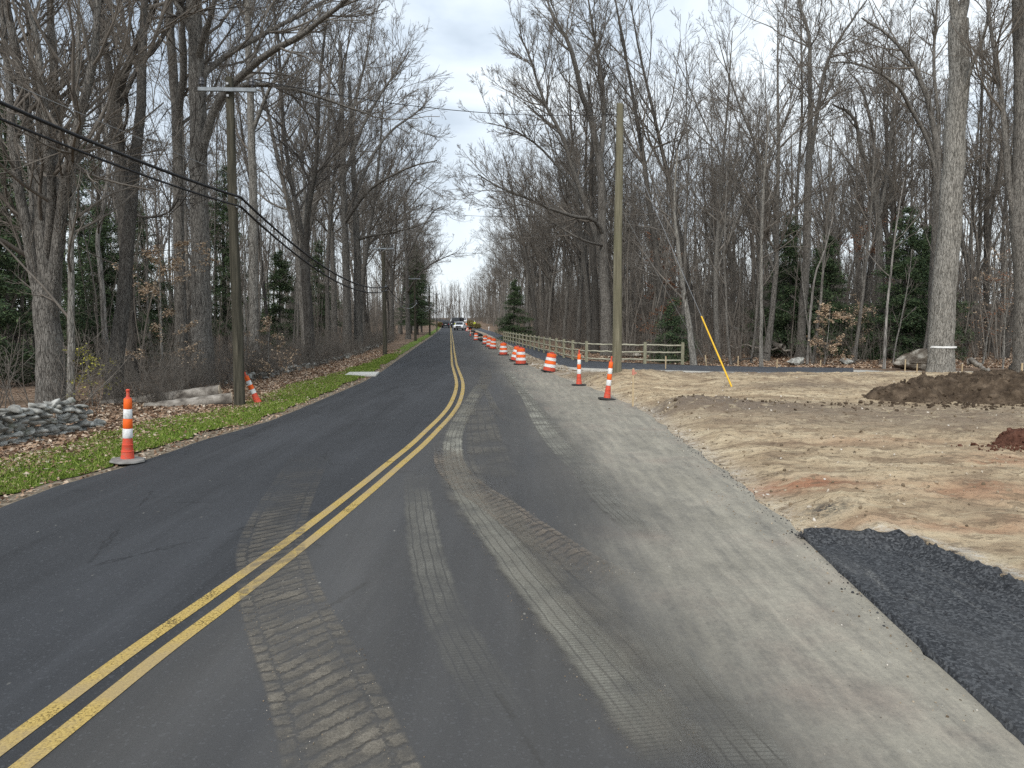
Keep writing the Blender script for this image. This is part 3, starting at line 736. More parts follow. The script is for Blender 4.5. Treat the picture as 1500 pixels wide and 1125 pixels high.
hero_tree('tall_tree', 'tall slimmer trunk just left of the massive straight tree, forking near the top',
    [([(266, 562, YC), (264, 450, YC), (261, 300, YC), (258, 170, YC), (251, 70, YC), (246, -10, YC), (240, -120, YC)], 0.205, 0.10, 6, .5),
     ([(259, 190, YC), (268, 110, YC - .4), (268, 40, YC - .6), (262, -50, YC - .8)], 0.13, 0.06, 5, .2)], 13)
YE = 24.0
hero_tree('forked_tree', 'broad dark trunk between the old stone-wall tree and the beech sapling, forking high up',
    [([(192, 566, YE), (188, 450, YE), (183, 330, YE), (174, 220, YE), (168, 140, YE)], 0.235, 0.16, 3, .5),
     ([(168, 150, YE), (156, 80, YE), (147, 10, YE), (140, -90, YE)], 0.13, 0.05, 6, .2),
     ([(169, 150, YE), (187, 98, YE - .5), (208, 48, YE - 1), (228, 5, YE - 1.4), (245, -50, YE - 1.8)], 0.13, 0.05, 6, .2),
     ([(172, 170, YE), (196, 110, YE + .5), (226, 70, YE + 1), (262, 20, YE + 1.5), (300, -10, YE + 2)], 0.09, 0.03, 6, .2),
     ([(186, 310, YE), (214, 318, YE - .8), (245, 312, YE - 1.6), (262, 292, YE - 2.2)], 0.05, 0.015, 4, .3)], 14, 'bark_dark', 'twig_dark')
hero_tree('slim_tree', 'slender pale trunk with creeper standing close in front of the old multi-stemmed tree',
    [([(104, 604, 17.2), (104, 520, 17.2), (104, 400, 17.2), (106, 300, 17.2), (110, 200, 17.2), (114, 90, 17.2), (116, 0, 17.2)], 0.085, 0.03, 7, .25)], 15, 'bark_pale', sub=(5, 5, 3))
hero_tree('birch_tree', 'crooked pale birch trunk in the dark gap behind the stone wall',
    [([(157, 552, 27), (153, 480, 27), (148, 400, 27), (143, 350, 27), (152, 300, 27), (160, 230, 27), (150, 150, 27)], 0.11, 0.04, 6, .5)], 16, 'birch', sub=(5, 5, 3))
YD = 33
hero_tree('grey_barked_tree', 'straight light-grey tree right of the first utility pole',
    [([(373, 536, YD), (372, 430, YD), (371, 300, YD), (368, 180, YD), (364, 60, YD), (360, -60, YD)], 0.22, 0.11, 9, .55),
     ([(371, 190, YD), (395, 130, YD - .5), (425, 80, YD - 1), (450, 20, YD - 1.5)], 0.09, 0.03, 6, .2)], 17, 'bark_pale')
YF = 34
hero_tree('leaning_forked_tree', 'dark forked tree at the wood edge with two stems spreading like a Y',
    [([(453, 538, YF), (452, 470, YF), (448, 410, YF), (446, 360, YF)], 0.235, 0.19, 0, .5),
     ([(448, 370, YF), (452, 310, YF - .5), (462, 250, YF - 1), (466, 180, YF - 1.4), (470, 100, YF - 1.8), (480, 20, YF - 2)], 0.12, 0.04, 9, .3),
     ([(448, 370, YF), (438, 320, YF), (425, 260, YF + .5), (415, 180, YF + .8), (410, 90, YF + 1), (400, 0, YF + 1)], 0.125, 0.04, 9, .3)], 18, 'bark_dark', 'twig_dark')
Y1 = 46
hero_tree('arching_tree', 'tree behind the second utility pole with long limbs arching out over the road',
    [([(509, 512, Y1), (508, 440, Y1), (506, 360, Y1), (503, 260, Y1), (500, 150, Y1), (498, 60, Y1)], 0.27, 0.10, 8, .5),
     ([(503, 330, Y1), (530, 290, Y1 - 1), (560, 265, Y1 - 2), (600, 245, Y1 - 3), (640, 235, Y1 - 4)], 0.12, 0.03, 10, .3),
     ([(503, 260, Y1), (525, 200, Y1), (550, 150, Y1), (580, 105, Y1), (600, 75, Y1)], 0.12, 0.03, 10, .3),
     ([(502, 220, Y1), (520, 150, Y1 + 1), (535, 90, Y1 + 1), (545, 30, Y1 + 1)], 0.12, 0.03, 9, .3)], 19)
hero_tree('spreading_tree', 'thick trunk between the second utility pole and its neighbour, branches reaching right above the verge',
    [([(525, 511, 47), (524, 440, 47), (523, 370, 47), (520, 290, 47), (516, 200, 47), (512, 120, 47)], 0.28, 0.10, 8, .5),
     ([(526, 350, 47), (545, 345, 46), (575, 340, 45), (605, 333, 44), (635, 322, 43)], 0.11, 0.025, 10, .3),
     ([(522, 280, 47), (545, 230, 48), (575, 190, 49), (610, 165, 50), (625, 150, 50)], 0.12, 0.03, 10, .3)], 20)
hero_tree('roadside_tree', 'distant tree by the third utility pole, low boughs hanging out over the road',
    [([(598, 489, 82), (597, 450, 82), (596, 400, 82), (594, 350, 82), (592, 290, 82)], 0.28, 0.10, 9, .4),
     ([(596, 430, 82), (612, 405, 80), (630, 388, 78), (650, 378, 76), (668, 370, 75)], 0.13, 0.03, 10, .2),
     ([(595, 380, 82), (612, 345, 82), (635, 310, 82), (655, 300, 82)], 0.13, 0.03, 10, .2)], 21)
# --- hero trees, right
YR = 44
hero_tree('sweeping_tree', 'tall dark tree behind the bare pole whose stems sweep left toward the road',
    [([(890, 522, YR), (888, 460, YR), (885, 400, YR), (882, 310, YR), (880, 249, YR), (867, 180, YR), (853, 140, YR - 1), (835, 67, YR - 2), (813, 30, YR - 2), (795, -20, YR - 2)], 0.34, 0.045, 16, .4),
     ([(884, 400, YR), (872, 340, YR), (860, 305, YR), (840, 249, YR - .5), (822, 195, YR - 1), (795, 147, YR - 1.5), (778, 89, YR - 2), (760, 50, YR - 2)], 0.20, 0.04, 14, .3),
     ([(884, 345, YR), (870, 322, YR - 1), (844, 318, YR - 2), (812, 308, YR - 3), (778, 293, YR - 4), (733, 275, YR - 5), (700, 255, YR - 5.5)], 0.13, 0.03, 12, .2),
     ([(878, 240, YR), (885, 180, YR + .5), (880, 110, YR + 1), (868, 40, YR + 1), (860, -10, YR + 1)], 0.17, 0.04, 13, .2),
     ([(860, 300, YR), (830, 260, YR + 1), (790, 215, YR + 1), (750, 190, YR + 1), (715, 180, YR + 1)], 0.10, 0.025, 10, .2),
     ([(885, 360, YR), (850, 350, YR - 2), (800, 320, YR - 2), (765, 300, YR - 2), (730, 310, YR - 2)], 0.08, 0.02, 9, .2)], 31, dens=1.0, sub=(9, 7, 4))
YH = 28.2
big = hero_tree('big_roadside_tree', 'big pale-barked tree with a white band round its trunk, standing behind the brown soil pile',
    [([(1378, 556, YH), (1378, 520, YH), (1381, 450, YH), (1387, 380, YH), (1393, 300, YH), (1399, 200, YH), (1405, 110, YH), (1404, 30, YH)], 0.46, 0.33, 3, .6),
     ([(1404, 40, YH), (1396, 0, YH), (1390, -50, YH), (1382, -160, YH)], 0.20, 0.06, 5, .3),
     ([(1404, 40, YH), (1413, 0, YH), (1420, -60, YH), (1430, -160, YH)], 0.22, 0.06, 5, .3),
     ([(1401, 160, YH), (1416, 120, YH - .4), (1432, 75, YH - .8), (1444, 40, YH - 1), (1452, -10, YH - 1.2)], 0.09, 0.03, 6, .3)], 32, 'bark_pale')
hero_tree('edge_tree', 'large trunk cut off by the right edge of the picture, with a dark hollow burl',
    [([(1500, 562, 27), (1499, 500, 27), (1498, 400, 27), (1492, 330, 27), (1493, 250, 27), (1497, 140, 27), (1494, 20, 27), (1490, -80, 27)], 0.34, 0.2, 5, .4),
     ([(1492, 340, 27), (1478, 270, 27), (1472, 190, 27), (1462, 110, 27), (1450, 30, 27), (1440, -40, 27)], 0.13, 0.04, 7, .3)], 33, 'bark')
YQ = 41
hero_tree('twin_stem_tree', 'dark narrow tree in front of the left evergreen pair, dividing into two upright stems',
    [([(1172, 530, YQ), (1176, 450, YQ), (1181, 380, YQ), (1183, 300, YQ), (1184, 240, YQ)], 0.23, 0.19, 0, .5),
     ([(1184, 245, YQ), (1187, 178, YQ), (1186, 110, YQ), (1185, 53, YQ), (1171, 5, YQ), (1160, -40, YQ)], 0.16, 0.04, 11, .2),
     ([(1185, 240, YQ), (1196, 175, YQ - .3), (1209, 100, YQ - .6), (1228, 60, YQ - 1), (1250, 27, YQ - 1.4), (1270, 0, YQ - 1.6)], 0.13, 0.03, 11, .2)], 34, 'bark')
YK = 38
hero_tree('wide_limbed_tree', 'tree just behind the big pale trunk with limbs reaching far to the left',
    [([(1366, 535, YK), (1367, 450, YK), (1369, 360, YK), (1372, 290, YK), (1372, 213, YK), (1359, 149, YK), (1341, 100, YK), (1320, 71, YK), (1295, 46, YK), (1262, 26, YK)], 0.24, 0.04, 12, .5),
     ([(1371, 250, YK), (1359, 206, YK), (1331, 153, YK - .5), (1313, 124, YK - 1), (1281, 103, YK - 1), (1249, 92, YK - 1.2), (1217, 92, YK - 1.4)], 0.12, 0.03, 10, .2),
     ([(1372, 240, YK), (1375, 180, YK), (1368, 100, YK), (1371, 30, YK), (1376, -30, YK)], 0.11, 0.04, 8, .2)], 35)
YM = 43
hero_tree('crooked_tree', 'crooked tree rising between the two evergreen groups, forking left above them',
    [([(1290, 527, YM), (1289, 440, YM), (1288, 340, YM), (1281, 284, YM), (1263, 220, YM), (1250, 171, YM), (1220, 153, YM)], 0.25, 0.05, 11, .4),
     ([(1286, 300, YM), (1282, 230, YM), (1276, 180, YM), (1262, 130, YM), (1240, 100, YM)], 0.12, 0.03, 10, .2),
     ([(1288, 320, YM), (1300, 250, YM), (1306, 180, YM), (1312, 120, YM)], 0.12, 0.03, 10, .2)], 36)
hero_tree('grey_sapling', 'thin straight grey trunk right of the yellow guy-wire guard',
    [([(1115, 536, 33.5), (1115, 450, 33.5), (1116, 350, 33.5), (1120, 250, 33.5), (1128, 160, 33.5)], 0.085, 0.03, 9, .4)], 37, 'bark_pale', sub=(5, 5, 3))
hero_tree('leaning_sapling', 'pale leaning trunk at the end of the split-rail fence',
    [([(1017, 537, 34), (1010, 480, 34), (1000, 420, 34), (993, 360, 34), (988, 300, 34), (992, 220, 34)], 0.15, 0.04, 10, .35)], 38, 'bark_pale')
hero_tree('pale_thin_tree', 'thin pale leaning stem in front of the right evergreen',
    [([(1295, 540, 33), (1299, 460, 33), (1305, 400, 33), (1313, 330, 33), (1325, 260, 33)], 0.065, 0.02, 7, .5)], 39, 'birch', sub=(4, 4, 3))
hero_tree('thin_bent_tree', 'thin bent pale stem in front of the left evergreen pair',
    [([(1182, 530, 36), (1188, 450, 36), (1195, 400, 36), (1207, 370, 36), (1217, 330, 36), (1228, 290, 36)], 0.06, 0.02, 7, .5)], 40, 'birch', sub=(4, 4, 3))
hero_tree('dark_trunk_tree', 'stout dark trunk immediately left of the bare wooden pole',
    [([(872, 518, 47), (872, 440, 47), (868, 360, 47), (866, 270, 47), (868, 180, 47), (860, 120, 47)], 0.24, 0.07, 14, .4)], 41, 'bark_dark')

# --- rank and file of the wood: prototypes, then copies
protos = []
specs = [(101, 21, .15, .36, 17, .34, (20, 44), False), (102, 19, .11, .36, 17, .32, (18, 42), False), (103, 22, .19, .32, 18, .38, (24, 50), True),
         (104, 18, .085, .40, 16, .30, (18, 42), False), (105, 20, .16, .28, 18, .38, (24, 50), True), (106, 21, .12, .38, 17, .34, (20, 44), False),
         (107, 17, .08, .40, 13, .26, (22, 48), False), (108, 23, .22, .42, 16, .34, (28, 55), False)]
for sd, h_, r_, b_, n1_, sp_, an_, fk in specs:
    protos.append(generic_tree(sd, h_, r_, b_, n1_, sp_, an_, fork=fk, dens=0.95))
edge_protos = [generic_tree(s_, h_, r_, b_, 17, .42, (35, 66), bias=(0.055, 0, 0.0), dens=1.0, fork=fk) for s_, h_, r_, b_, fk in
               ((121, 21, .20, .34, False), (122, 20, .18, .30, True), (123, 22, .22, .38, False))]
slim = [generic_tree(s_, h_, r_, .3, 10, .22, (22, 50), dens=0.8, lean=.08, sub=(4, 4, 3)) for s_, h_, r_ in ((131, 9, .055), (132, 7, .045), (133, 11, .07), (134, 8, .05))]
def proto_obj(T, kind, bm, tm):
    return (T.trunk.mesh('trunk'), T.crown.mesh('crown'), kind, bm, tm)
PO = [proto_obj(T, 'bare_tree', *('bark_dark' if i % 3 == 1 else 'bark', 'twig')) for i, T in enumerate(protos)]
EO = [proto_obj(T, 'overhanging_tree', 'bark', 'twig') for T in edge_protos]
SO = [proto_obj(T, 'young_tree', 'bark_pale' if i % 2 else 'bark', 'twig') for i, T in enumerate(slim)]
for tr, cr_, k_, b_, t_ in PO + EO + SO: tr.materials.append(M[b_]); cr_.materials.append(M[t_]); tr.shade_smooth(); cr_.shade_smooth()

LAND_L = [(78, 'the multi-stemmed tree'), (192, 'the broad forked trunk'), (296, 'the massive straight tree'), (350, 'the first utility pole'), (453, 'the dark Y-shaped tree'),
          (509, 'the arching tree'), (563, 'the second utility pole'), (608, 'the third utility pole')]
LAND_R = [(700, 'the distant road crew'), (750, 'the round fence evergreen'), (860, 'the near fence corner'), (903, 'the bare wooden pole'), (1017, 'the fence end'), (1075, 'the yellow guy guard'),
          (1180, 'the twin-stemmed tree'), (1290, 'the crooked tree'), (1378, 'the white-banded tree')]
ORD = ['first', 'second', 'third', 'fourth', 'fifth', 'sixth', 'seventh', 'eighth', 'ninth', 'tenth', 'eleventh', 'twelfth']
placed = []
def place(kind_list, x, y, rz, sc, side):
    tr, cr_, kn, bm, tm = kind_list[rng.integers(len(kind_list))]
    o = bpy.data.objects.new(kn, None); COL.objects.link(o); o.empty_display_size = 0.2
    o.location = (x, y, float(ground_z(x, y))); o.rotation_euler = (0, 0, rz); o.scale = (sc, sc, sc * rng.uniform(.93, 1.08))
    for nm, me in (('trunk', tr), ('crown', cr_)):
        c = bpy.data.objects.new(nm, me); COL.objects.link(c); c.parent = o
    placed.append((o, x, y, side, kn, sc))
occ = [G(78, 600), G(296, 566), G(266, 562), G(192, 566)]
def free(x, y, d): return all((x - a) ** 2 + (y - b) ** 2 > d * d for a, b in occ)
def in_view(x, y, m=3.0): return abs(x) < y * 0.70 + m
# trees at the left wood edge, reaching over the road
for y, dx in ((40, 5.0), (53, 5.6), (58, 4.4), (66, 5.0), (74, 6.0), (90, 4.6), (100, 5.5), (112, 5), (124, 6), (136, 5), (150, 5), (165, 6), (182, 5)):
    x = float(XL(y)) - dx; occ.append((x, y)); place(EO, x, y, rng.uniform(-.5, .5), rng.uniform(.88, 1.08), 'left')
for y, dx in ((56, 3.2), (66, 3.5), (76, 3.2), (86, 4), (97, 3), (108, 4), (120, 3), (134, 4), (148, 3), (162, 4), (180, 4)):
    x = float(path_x(y)) + dx; occ.append((x, y)); place(EO, x, y, math.pi + rng.uniform(-.7, .7), rng.uniform(.85, 1.05), 'right')
def scatter(kinds, n, fx, fy, side, dmin, smin, smax, tries=6000):
    k = 0
    for _ in range(tries):
        if k >= n: break
        y = fy(); x = fx(y)
        if not in_view(x, y) or not free(x, y, dmin * (0.7 + y / 90)): continue
        occ.append((x, y)); place(kinds, x, y, rng.uniform(0, 6.28), rng.uniform(smin, smax), side); k += 1
scatter(PO, 60, lambda y: float(XL(y)) - 5.0 - rng.random() ** 1.3 * 38, lambda: 17 + rng.random() ** 1.15 * 100, 'left', 1.5, .8, 1.1)
scatter(PO, 112, lambda y: (float(path_x(max(y, 36))) + 2.5 + rng.random() ** 1.1 * 48), lambda: 38 + rng.random() ** 1.2 * 85, 'right', 1.5, .72, 1.02)
scatter(SO, 20, lambda y: float(XL(y)) - 4.6 - rng.random() * 16, lambda: 15 + rng.random() ** 1.3 * 45, 'left', 1.1, .7, 1.2)
scatter(SO, 36, lambda y: (float(path_x(max(y, 36))) + 2.0 + rng.random() * 30), lambda: 35.5 + rng.random() ** 1.5 * 35, 'right', 1.2, .7, 1.2)
# labels: near ones by their place between landmarks, deep ones share a label
bins = {}
for rec in placed:
    o, x, y, side, kn, sc = rec
    px, _ = proj_px(x, y, 0)
    L = LAND_L if side == 'left' else LAND_R
    j = max([i for i, (q, _n) in enumerate(L) if q <= px], default=0)
    depth = 'edge' if y < 50 else ('mid' if y < 75 else 'deep')
    if depth == 'deep': key = (side, depth, kn)
    else: key = (side, depth, kn, j)
    bins.setdefault(key, []).append((px, rec))
def adj(kn): return {'bare_tree': 'bare grey-brown tree', 'overhanging_tree': 'overhanging bare tree', 'young_tree': 'slender bare young tree'}[kn]
for key, items in bins.items():
    items.sort(key=lambda q: q[0]); side, depth, kn = key[:3]
    for n_, (px, rec) in enumerate(items):
        o = rec[0]
        if depth == 'deep':
            lab = f"{adj(kn)} deep in the {side} wood far down the road"
        else:
            L = LAND_L if side == 'left' else LAND_R; nm = L[key[3]][1]
            w = 'near the front' if depth == 'edge' else 'farther back'
            lab = f"{adj(kn)} {w}, {ORD[min(n_, 11)]} right of {nm}"
        grp = f"{adj(kn)}s of the {side} wood".replace('trees', 'trees')
        tag(o, lab[:150], 'tree', {'bare_tree': 'bare trees of the ', 'overhanging_tree': 'overhanging trees of the ', 'young_tree': 'young trees of the '}[kn] + side + ' wood')

# --- far-off wood: one mass
def merged_trees(name, Ts, spots, mat, label, group=None):
    bag = Bag()
    cache = []
    for T in Ts:
        V = np.concatenate(T.trunk.v + T.crown.v); qs = T.trunk.q + [q + T.trunk.n for q in T.crown.q]
        cache.append((V, np.concatenate(qs)))
    for x, y, s_, a_ in spots:
        V, Q = cache[rng.integers(len(cache))]
        c, s2 = math.cos(a_), math.sin(a_)
        W_ = np.stack([V[:, 0] * c - V[:, 1] * s2, V[:, 0] * s2 + V[:, 1] * c, V[:, 2]], -1) * s_
        W_ += np.array([x, y, float(ground_z(x, y))]); bag.add(W_, Q)
    o = link(name, bag.mesh(name), mat); tag(o, label, 'wood', kind='stuff'); return o
low = [generic_tree(s_, 20, .2, .38, 11, .34, (25, 55), dens=0.6, sub=(5, 4, 3)) for s_ in (141, 142, 143)]
for T in low: pass
spots = []
while len(spots) < 420:
    y = rng.uniform(62, 270); sd = rng.random() < .42
    x = float(XL(y)) - (6 if y > 95 else 22) - rng.random() ** 1.6 * 60 if sd else float(path_x(y)) + (4 if y > 95 else 9) + rng.random() ** 1.5 * 75
    if in_view(x, y, 6): spots.append((x, y, rng.uniform(.8, 1.1), rng.uniform(0, 6.28)))
for _ in range(230):
    y = rng.uniform(275, 370); spots.append((rng.uniform(-85, 45), y, rng.uniform(.6, .95), rng.uniform(0, 6.28)))
for _ in range(0): pass
merged_trees('far_wood', low, spots, M['twig'], 'far-off leafless wood closing the end of the road')

# --- undergrowth: saplings, briars, dead stems
shr = []
for s_ in range(6):
    T = Tree(200 + s_)
    n = 5
    P0 = np.zeros((n, 3)); P0[:, :2] = T.r.normal(0, .18, (n, 2)); D0 = np.stack([T.r.normal(0, .35, n), T.r.normal(0, .35, n), np.ones(n)], -1)
    a = T.grow(P0, D0, T.r.uniform(1.0, 2.6, n), np.full(n, .012), np.full(n, .004), 6, .12, .05)
    T.trunk.add(*tubes(a[0], a[1], 3))
    b = T.spawn(a[0], a[1], 7, .2, 1, (25, 65), .45, .7, 4, .14, .03, .003)
    T.crown.add(*tubes(b[0], b[1], 3))
    c = T.spawn(b[0], b[1], 3, .2, 1, (25, 65), .5, .7, 3, .14, .03, .002); T.crown.add(*tubes(c[0], c[1], 3)); shr.append(T)
tallstem = []
for s_ in range(4):
    T = Tree(220 + s_); n = 3
    P0 = np.zeros((n, 3)); P0[:, :2] = T.r.normal(0, .7, (n, 2)); D0 = np.stack([T.r.normal(0, .12, n), T.r.normal(0, .12, n), np.ones(n)], -1)
    a = T.grow(P0, D0, T.r.uniform(3.5, 8.0, n), np.full(n, .035), np.full(n, .008), 8, .06, .04)
    T.trunk.add(*tubes(a[0], a[1], 4))
    b = T.spawn(a[0], a[1], 12, .25, 1, (25, 60), .28, .5, 5, .12, .05, .005); T.crown.add(*tubes(b[0], b[1], 3))
    c = T.spawn(b[0], b[1], 4, .2, 1, (25, 60), .5, .7, 3, .12, .03, .003); T.crown.add(*tubes(c[0], c[1], 3)); tallstem.append(T)
def spots_in(n, fy, fx, s0, s1):
    o = []
    while len(o) < n:
        y = fy(); x = fx(y)
        if in_view(x, y, 3): o.append((x, y, rng.uniform(s0, s1), rng.uniform(0, 6.28)))
    return o
sl_ = spots_in(330, lambda: 13 + rng.random() ** 1.5 * 75, lambda y: float(XL(y)) - 4.0 - rng.random() ** 1.5 * 24, .5, 1.2)
o = merged_trees('undergrowth', shr, sl_, M['twig'], 'tangle of leafless brush and briars under the left trees'); o["category"] = 'undergrowth'
sr_ = spots_in(700, lambda: 35.5 + rng.random() ** 1.3 * 70, lambda y: float(path_x(max(y, 36))) + 1.8 + rng.random() ** 1.1 * 45, .5, 1.3)
o = merged_trees('undergrowth', shr, sr_, M['twig'], 'tangle of leafless brush under the right-hand trees'); o["category"] = 'undergrowth'
tl = spots_in(170, lambda: 20 + rng.random() * 80, lambda y: float(XL(y)) - 6.0 - rng.random() * 34, .7, 1.3)
o = merged_trees('thicket', tallstem, tl, M['twig'], 'thicket of thin leafless stems filling the depth of the left wood'); o["category"] = 'thicket'
tr_ = spots_in(800, lambda: 40 + rng.random() * 85, lambda y: float(path_x(max(y, 36))) + 3 + rng.random() * 55, .7, 1.5)
o = merged_trees('thicket', tallstem, tr_, M['twig'], 'thicket of thin leafless stems filling the depth of the right wood'); o["category"] = 'thicket'

fw = spots_in(900, lambda: 235 + rng.random() * 120, lambda y: rng.uniform(-.30, .12) * y, 1.0, 1.9)
fw = [q for q in fw if q[1] > 290 or q[0] < float(XL(q[1])) - 3 or q[0] > float(XR(q[1])) + 4]
o = merged_trees('far_thicket', tallstem, fw, M['twig'], 'grey far-off thicket behind the end of the road'); o["category"] = 'thicket'
fw = spots_in(700, lambda: 100 + rng.random() * 200, lambda y: (float(XL(y)) - 5 - rng.random() * 30) if rng.random() < .5 else float(path_x(y)) + 2.5 + rng.random() * 40, 1.0, 2.2)
o = merged_trees('far_brush', shr, fw, M['twig'], 'leafless brush along both wood edges far down the road'); o["category"] = 'brush'
# --- leaf-sized faces
def leaf_quads(C, size, r, flat=0.0, aspect=0.55):
    n = len(C); a = nrm(r.normal(0, 1, (n, 3)))
    if flat: a[:, 2] *= (1 - flat); a = nrm(a)
    b = nrm(np.cross(a, nrm(r.normal(0, 1, (n, 3)) * np.array([1 - flat, 1 - flat, 1]))))
    s_ = size * r.uniform(.6, 1.3, n)[:, None]
    V = np.stack([C - a * s_ * .5, C + b * s_ * aspect * .5, C + a * s_ * .5, C - b * s_ * aspect * .5], 1)
    Q = np.arange(n * 4).reshape(n, 4); return V.reshape(-1, 3), Q
def evergreen(seed, Ht, rad, n_br=110, n_leaf=120, low=0.06):
    r = np.random.default_rng(seed); T = Tree(seed)
    tr = T.grow(np.array([[0, 0, -.2]]), np.array([[0, 0, 1.0]]), np.array([Ht]), np.array([Ht * .014]), np.array([.01]), 12, .015, .02)
    T.trunk.add(*tubes(tr[0], tr[1], 7))
    t = low + (1 - low) * r.random(n_br) ** 1.15; t = np.sort(t)
    f = t * 11; i = np.minimum(f.astype(int), 10); p = tr[0][0][i] * (1 - (f - i))[:, None] + tr[0][0][i + 1] * (f - i)[:, None]
    az = r.uniform(0, 6.28, n_br); D = np.stack([np.cos(az), np.sin(az), np.full(n_br, .18)], -1)
    L = rad * (1 - t) ** .75 * r.uniform(.45, 1.15, n_br) + .25
    br = T.grow(p, D, L, np.full(n_br, .02), np.full(n_br, .004), 7, .07, -.06)
    T.trunk.add(*tubes(br[0], br[1], 3))
    leaf = Bag()
    for k in range(n_br):
        m_ = int(2.6 * n_leaf * L[k] / rad) + 12
        u = r.uniform(.12, 1, m_) * 5.999; j = u.astype(int)
        c = br[0][k][j] * (1 - (u - j))[:, None] + br[0][k][j + 1] * (u - j)[:, None]
        side = np.array([-D[k][1], D[k][0], 0]); w = r.normal(0, .22, m_) * (L[k] / rad + .35) 
        c = c + side * w[:, None] + r.normal(0, .09, (m_, 3)) + np.array([0, 0, -1]) * (np.abs(w) * .25)[:, None]
        leaf.add(*leaf_quads(c, .15, r, .4, .30))
    return T, leaf
ev = [evergreen(301, 8.5, 3.0, 150, 150), evergreen(302, 7.0, 2.7, 130, 140), evergreen(303, 11, 2.6, 150, 130), evergreen(304, 4.0, 1.5, 70, 90), evergreen(305, 14, 3.2, 190, 130, .12)]
evm = []
for T, lf in ev:
    a = T.trunk.mesh('trunk'); a.materials.append(M['bark_dark']); b = lf.mesh('crown'); b.materials.append(M['needles']); evm.append((a, b))
def place_ev(k, x, y, s_, label, group='evergreens among the bare trees'):
    o = thing('hemlock_tree', label, 'evergreen tree', (x, y, float(ground_z(x, y))), rng.uniform(0, 6.28), group); o.scale = (s_ * 1.0, s_ * 1.0, s_)
    for nm, me in zip(('trunk', 'crown'), evm[k]):
        c = bpy.data.objects.new(nm, me); COL.objects.link(c); c.parent = o
    return o
def ev_at(k, px, Y, s_, label): x = (px - 750) / F * Y; place_ev(k, x, Y, s_, label)
ev_at(0, 1158, 42.5, .98, 'dark green hemlock behind the twin-stemmed dark tree, left of the pair')
ev_at(1, 1210, 43.5, 1.02, 'dark green hemlock right of the twin-stemmed dark tree, behind the beech sapling')
ev_at(1, 1142, 48, .8, 'smaller hemlock just right of the thin straight grey trunk')
ev_at(0, 1320, 40.5, 1.0, 'bushy hemlock between the crooked tree and the white-banded tree')
ev_at(1, 1350, 41.5, 1.05, 'hemlock half hidden behind the white-banded tree')
ev_at(3, 1262, 41, .8, 'low hemlock between the two evergreen groups')
ev_at(3, 985, 38, .85, 'small bright hemlock behind the last panel of the rail fence')
ev_at(1, 752, 76, .92, 'round evergreen beside the far end of the rail fence')
ev_at(2, 22, 26, .9, 'dark hemlock behind the old tree at the far left edge')
ev_at(4, 122, 33, .8, 'tall hemlock in the gap between the old tree and the broad forked trunk')
ev_at(2, -40, 22, .95, 'dark hemlock cut by the left edge behind the stone wall')
ev_at(4, 40, 36, .85, 'tall hemlock deep behind the old multi-stemmed tree')
ev_at(2, 222, 38, .8, 'hemlock behind the beech sapling')
ev_at(4, 330, 44, .8, 'hemlock seen between the massive tree and the first utility pole')
ev_at(1, 410, 52, 1.0, 'low hemlock behind the dark Y-shaped tree')
ev_at(4, 612, 108, .95, 'dark evergreen beside the third utility pole')
ev_at(4, 603, 118, .95, 'dark evergreen just behind the one by the third utility pole')
ev_at(4, 618, 130, .9, 'dark evergreen farthest down the left roadside')
ev_at(2, 470, 60, .8, 'hemlock deep in the wood between the Y-shaped and arching trees')
ev_at(0, 160, 30, .8, 'low bushy hemlock behind the crooked birch')

# --- beech saplings with tan leaves, a rusty oak
def beech(seed, Ht, spread, label, px, Y, leafm='beech_leaf', n_leaf=5, low=.12, size=.075):
    T = Tree(seed)
    tr = T.grow(np.array([[0, 0, -.1]]), np.array([[0.02, 0, 1.0]]), np.array([Ht]), np.array([Ht * .008 + .008]), np.array([.005]), 10, .05, .03)
    T.trunk.add(*tubes(tr[0], tr[1], 5))
    a = T.spawn(tr[0], tr[1], 22, low, .95, (60, 88), spread, .6, 6, .08, .0, .003, .35); T.crown.add(*tubes(a[0], a[1], 3))
    b = T.spawn(a[0], a[1], 6, .2, 1, (25, 60), .4, .7, 4, .1, 0, .002); T.crown.add(*tubes(b[0], b[1], 3))
    p = b[0].reshape(-1, 3); p = np.repeat(p, n_leaf, 0) + T.r.normal(0, .05, (len(p) * n_leaf, 3)) * np.array([1, 1, .5])
    lf = Bag(); lf.add(*leaf_quads(p, size, T.r, .5, .6))
    x = (px - 750) / F * Y
    o = thing('beech_sapling', label, 'sapling', (x, Y, float(ground_z(x, Y))), 0, 'saplings holding dead leaves')
    link('trunk', T.trunk.mesh('trunk'), M['bark_pale'], o); link('twigs', T.crown.mesh('twigs'), M['twig'], o)
    link('foliage', lf.mesh('foliage'), M[leafm], o, smooth=False); return o
beech(401, 4.6, .36, 'beech sapling with tiers of tan dead leaves left of the massive straight tree', 240, 21.5)
beech(402, 3.0, .36, 'small pale-leaved beech sapling at the foot of the left evergreens', 1208, 36, size=.09)
beech(403, 3.4, .4, 'leafy sapling leaning beside the right evergreen', 1255, 38, n_leaf=2)
beech(404, 7.5, .3, 'rusty-leaved young tree behind and right of the bare wooden pole', 952, 46, 'oak_leaf', 4, .3, .10)
beech(405, 9.0, .26, 'young oak with brown leaves high between the evergreen groups', 1262, 44, 'oak_leaf', 2, .5, .10)
beech(406, 6.0, .25, 'thin sapling with sparse tan leaves right of the white-banded tree', 1440, 36, n_leaf=1)
beech(407, 5.0, .3, 'sapling with sparse rusty leaves left of the edge tree', 1470, 33, 'oak_leaf', 1)
beech(408, 2.4, .4, 'low tan-leaved sapling by the second cone', 395, 26, n_leaf=2)
beech(409, 3.0, .4, 'small russet sapling behind the fence, left of the last posts', 968, 42, 'oak_leaf', 3)
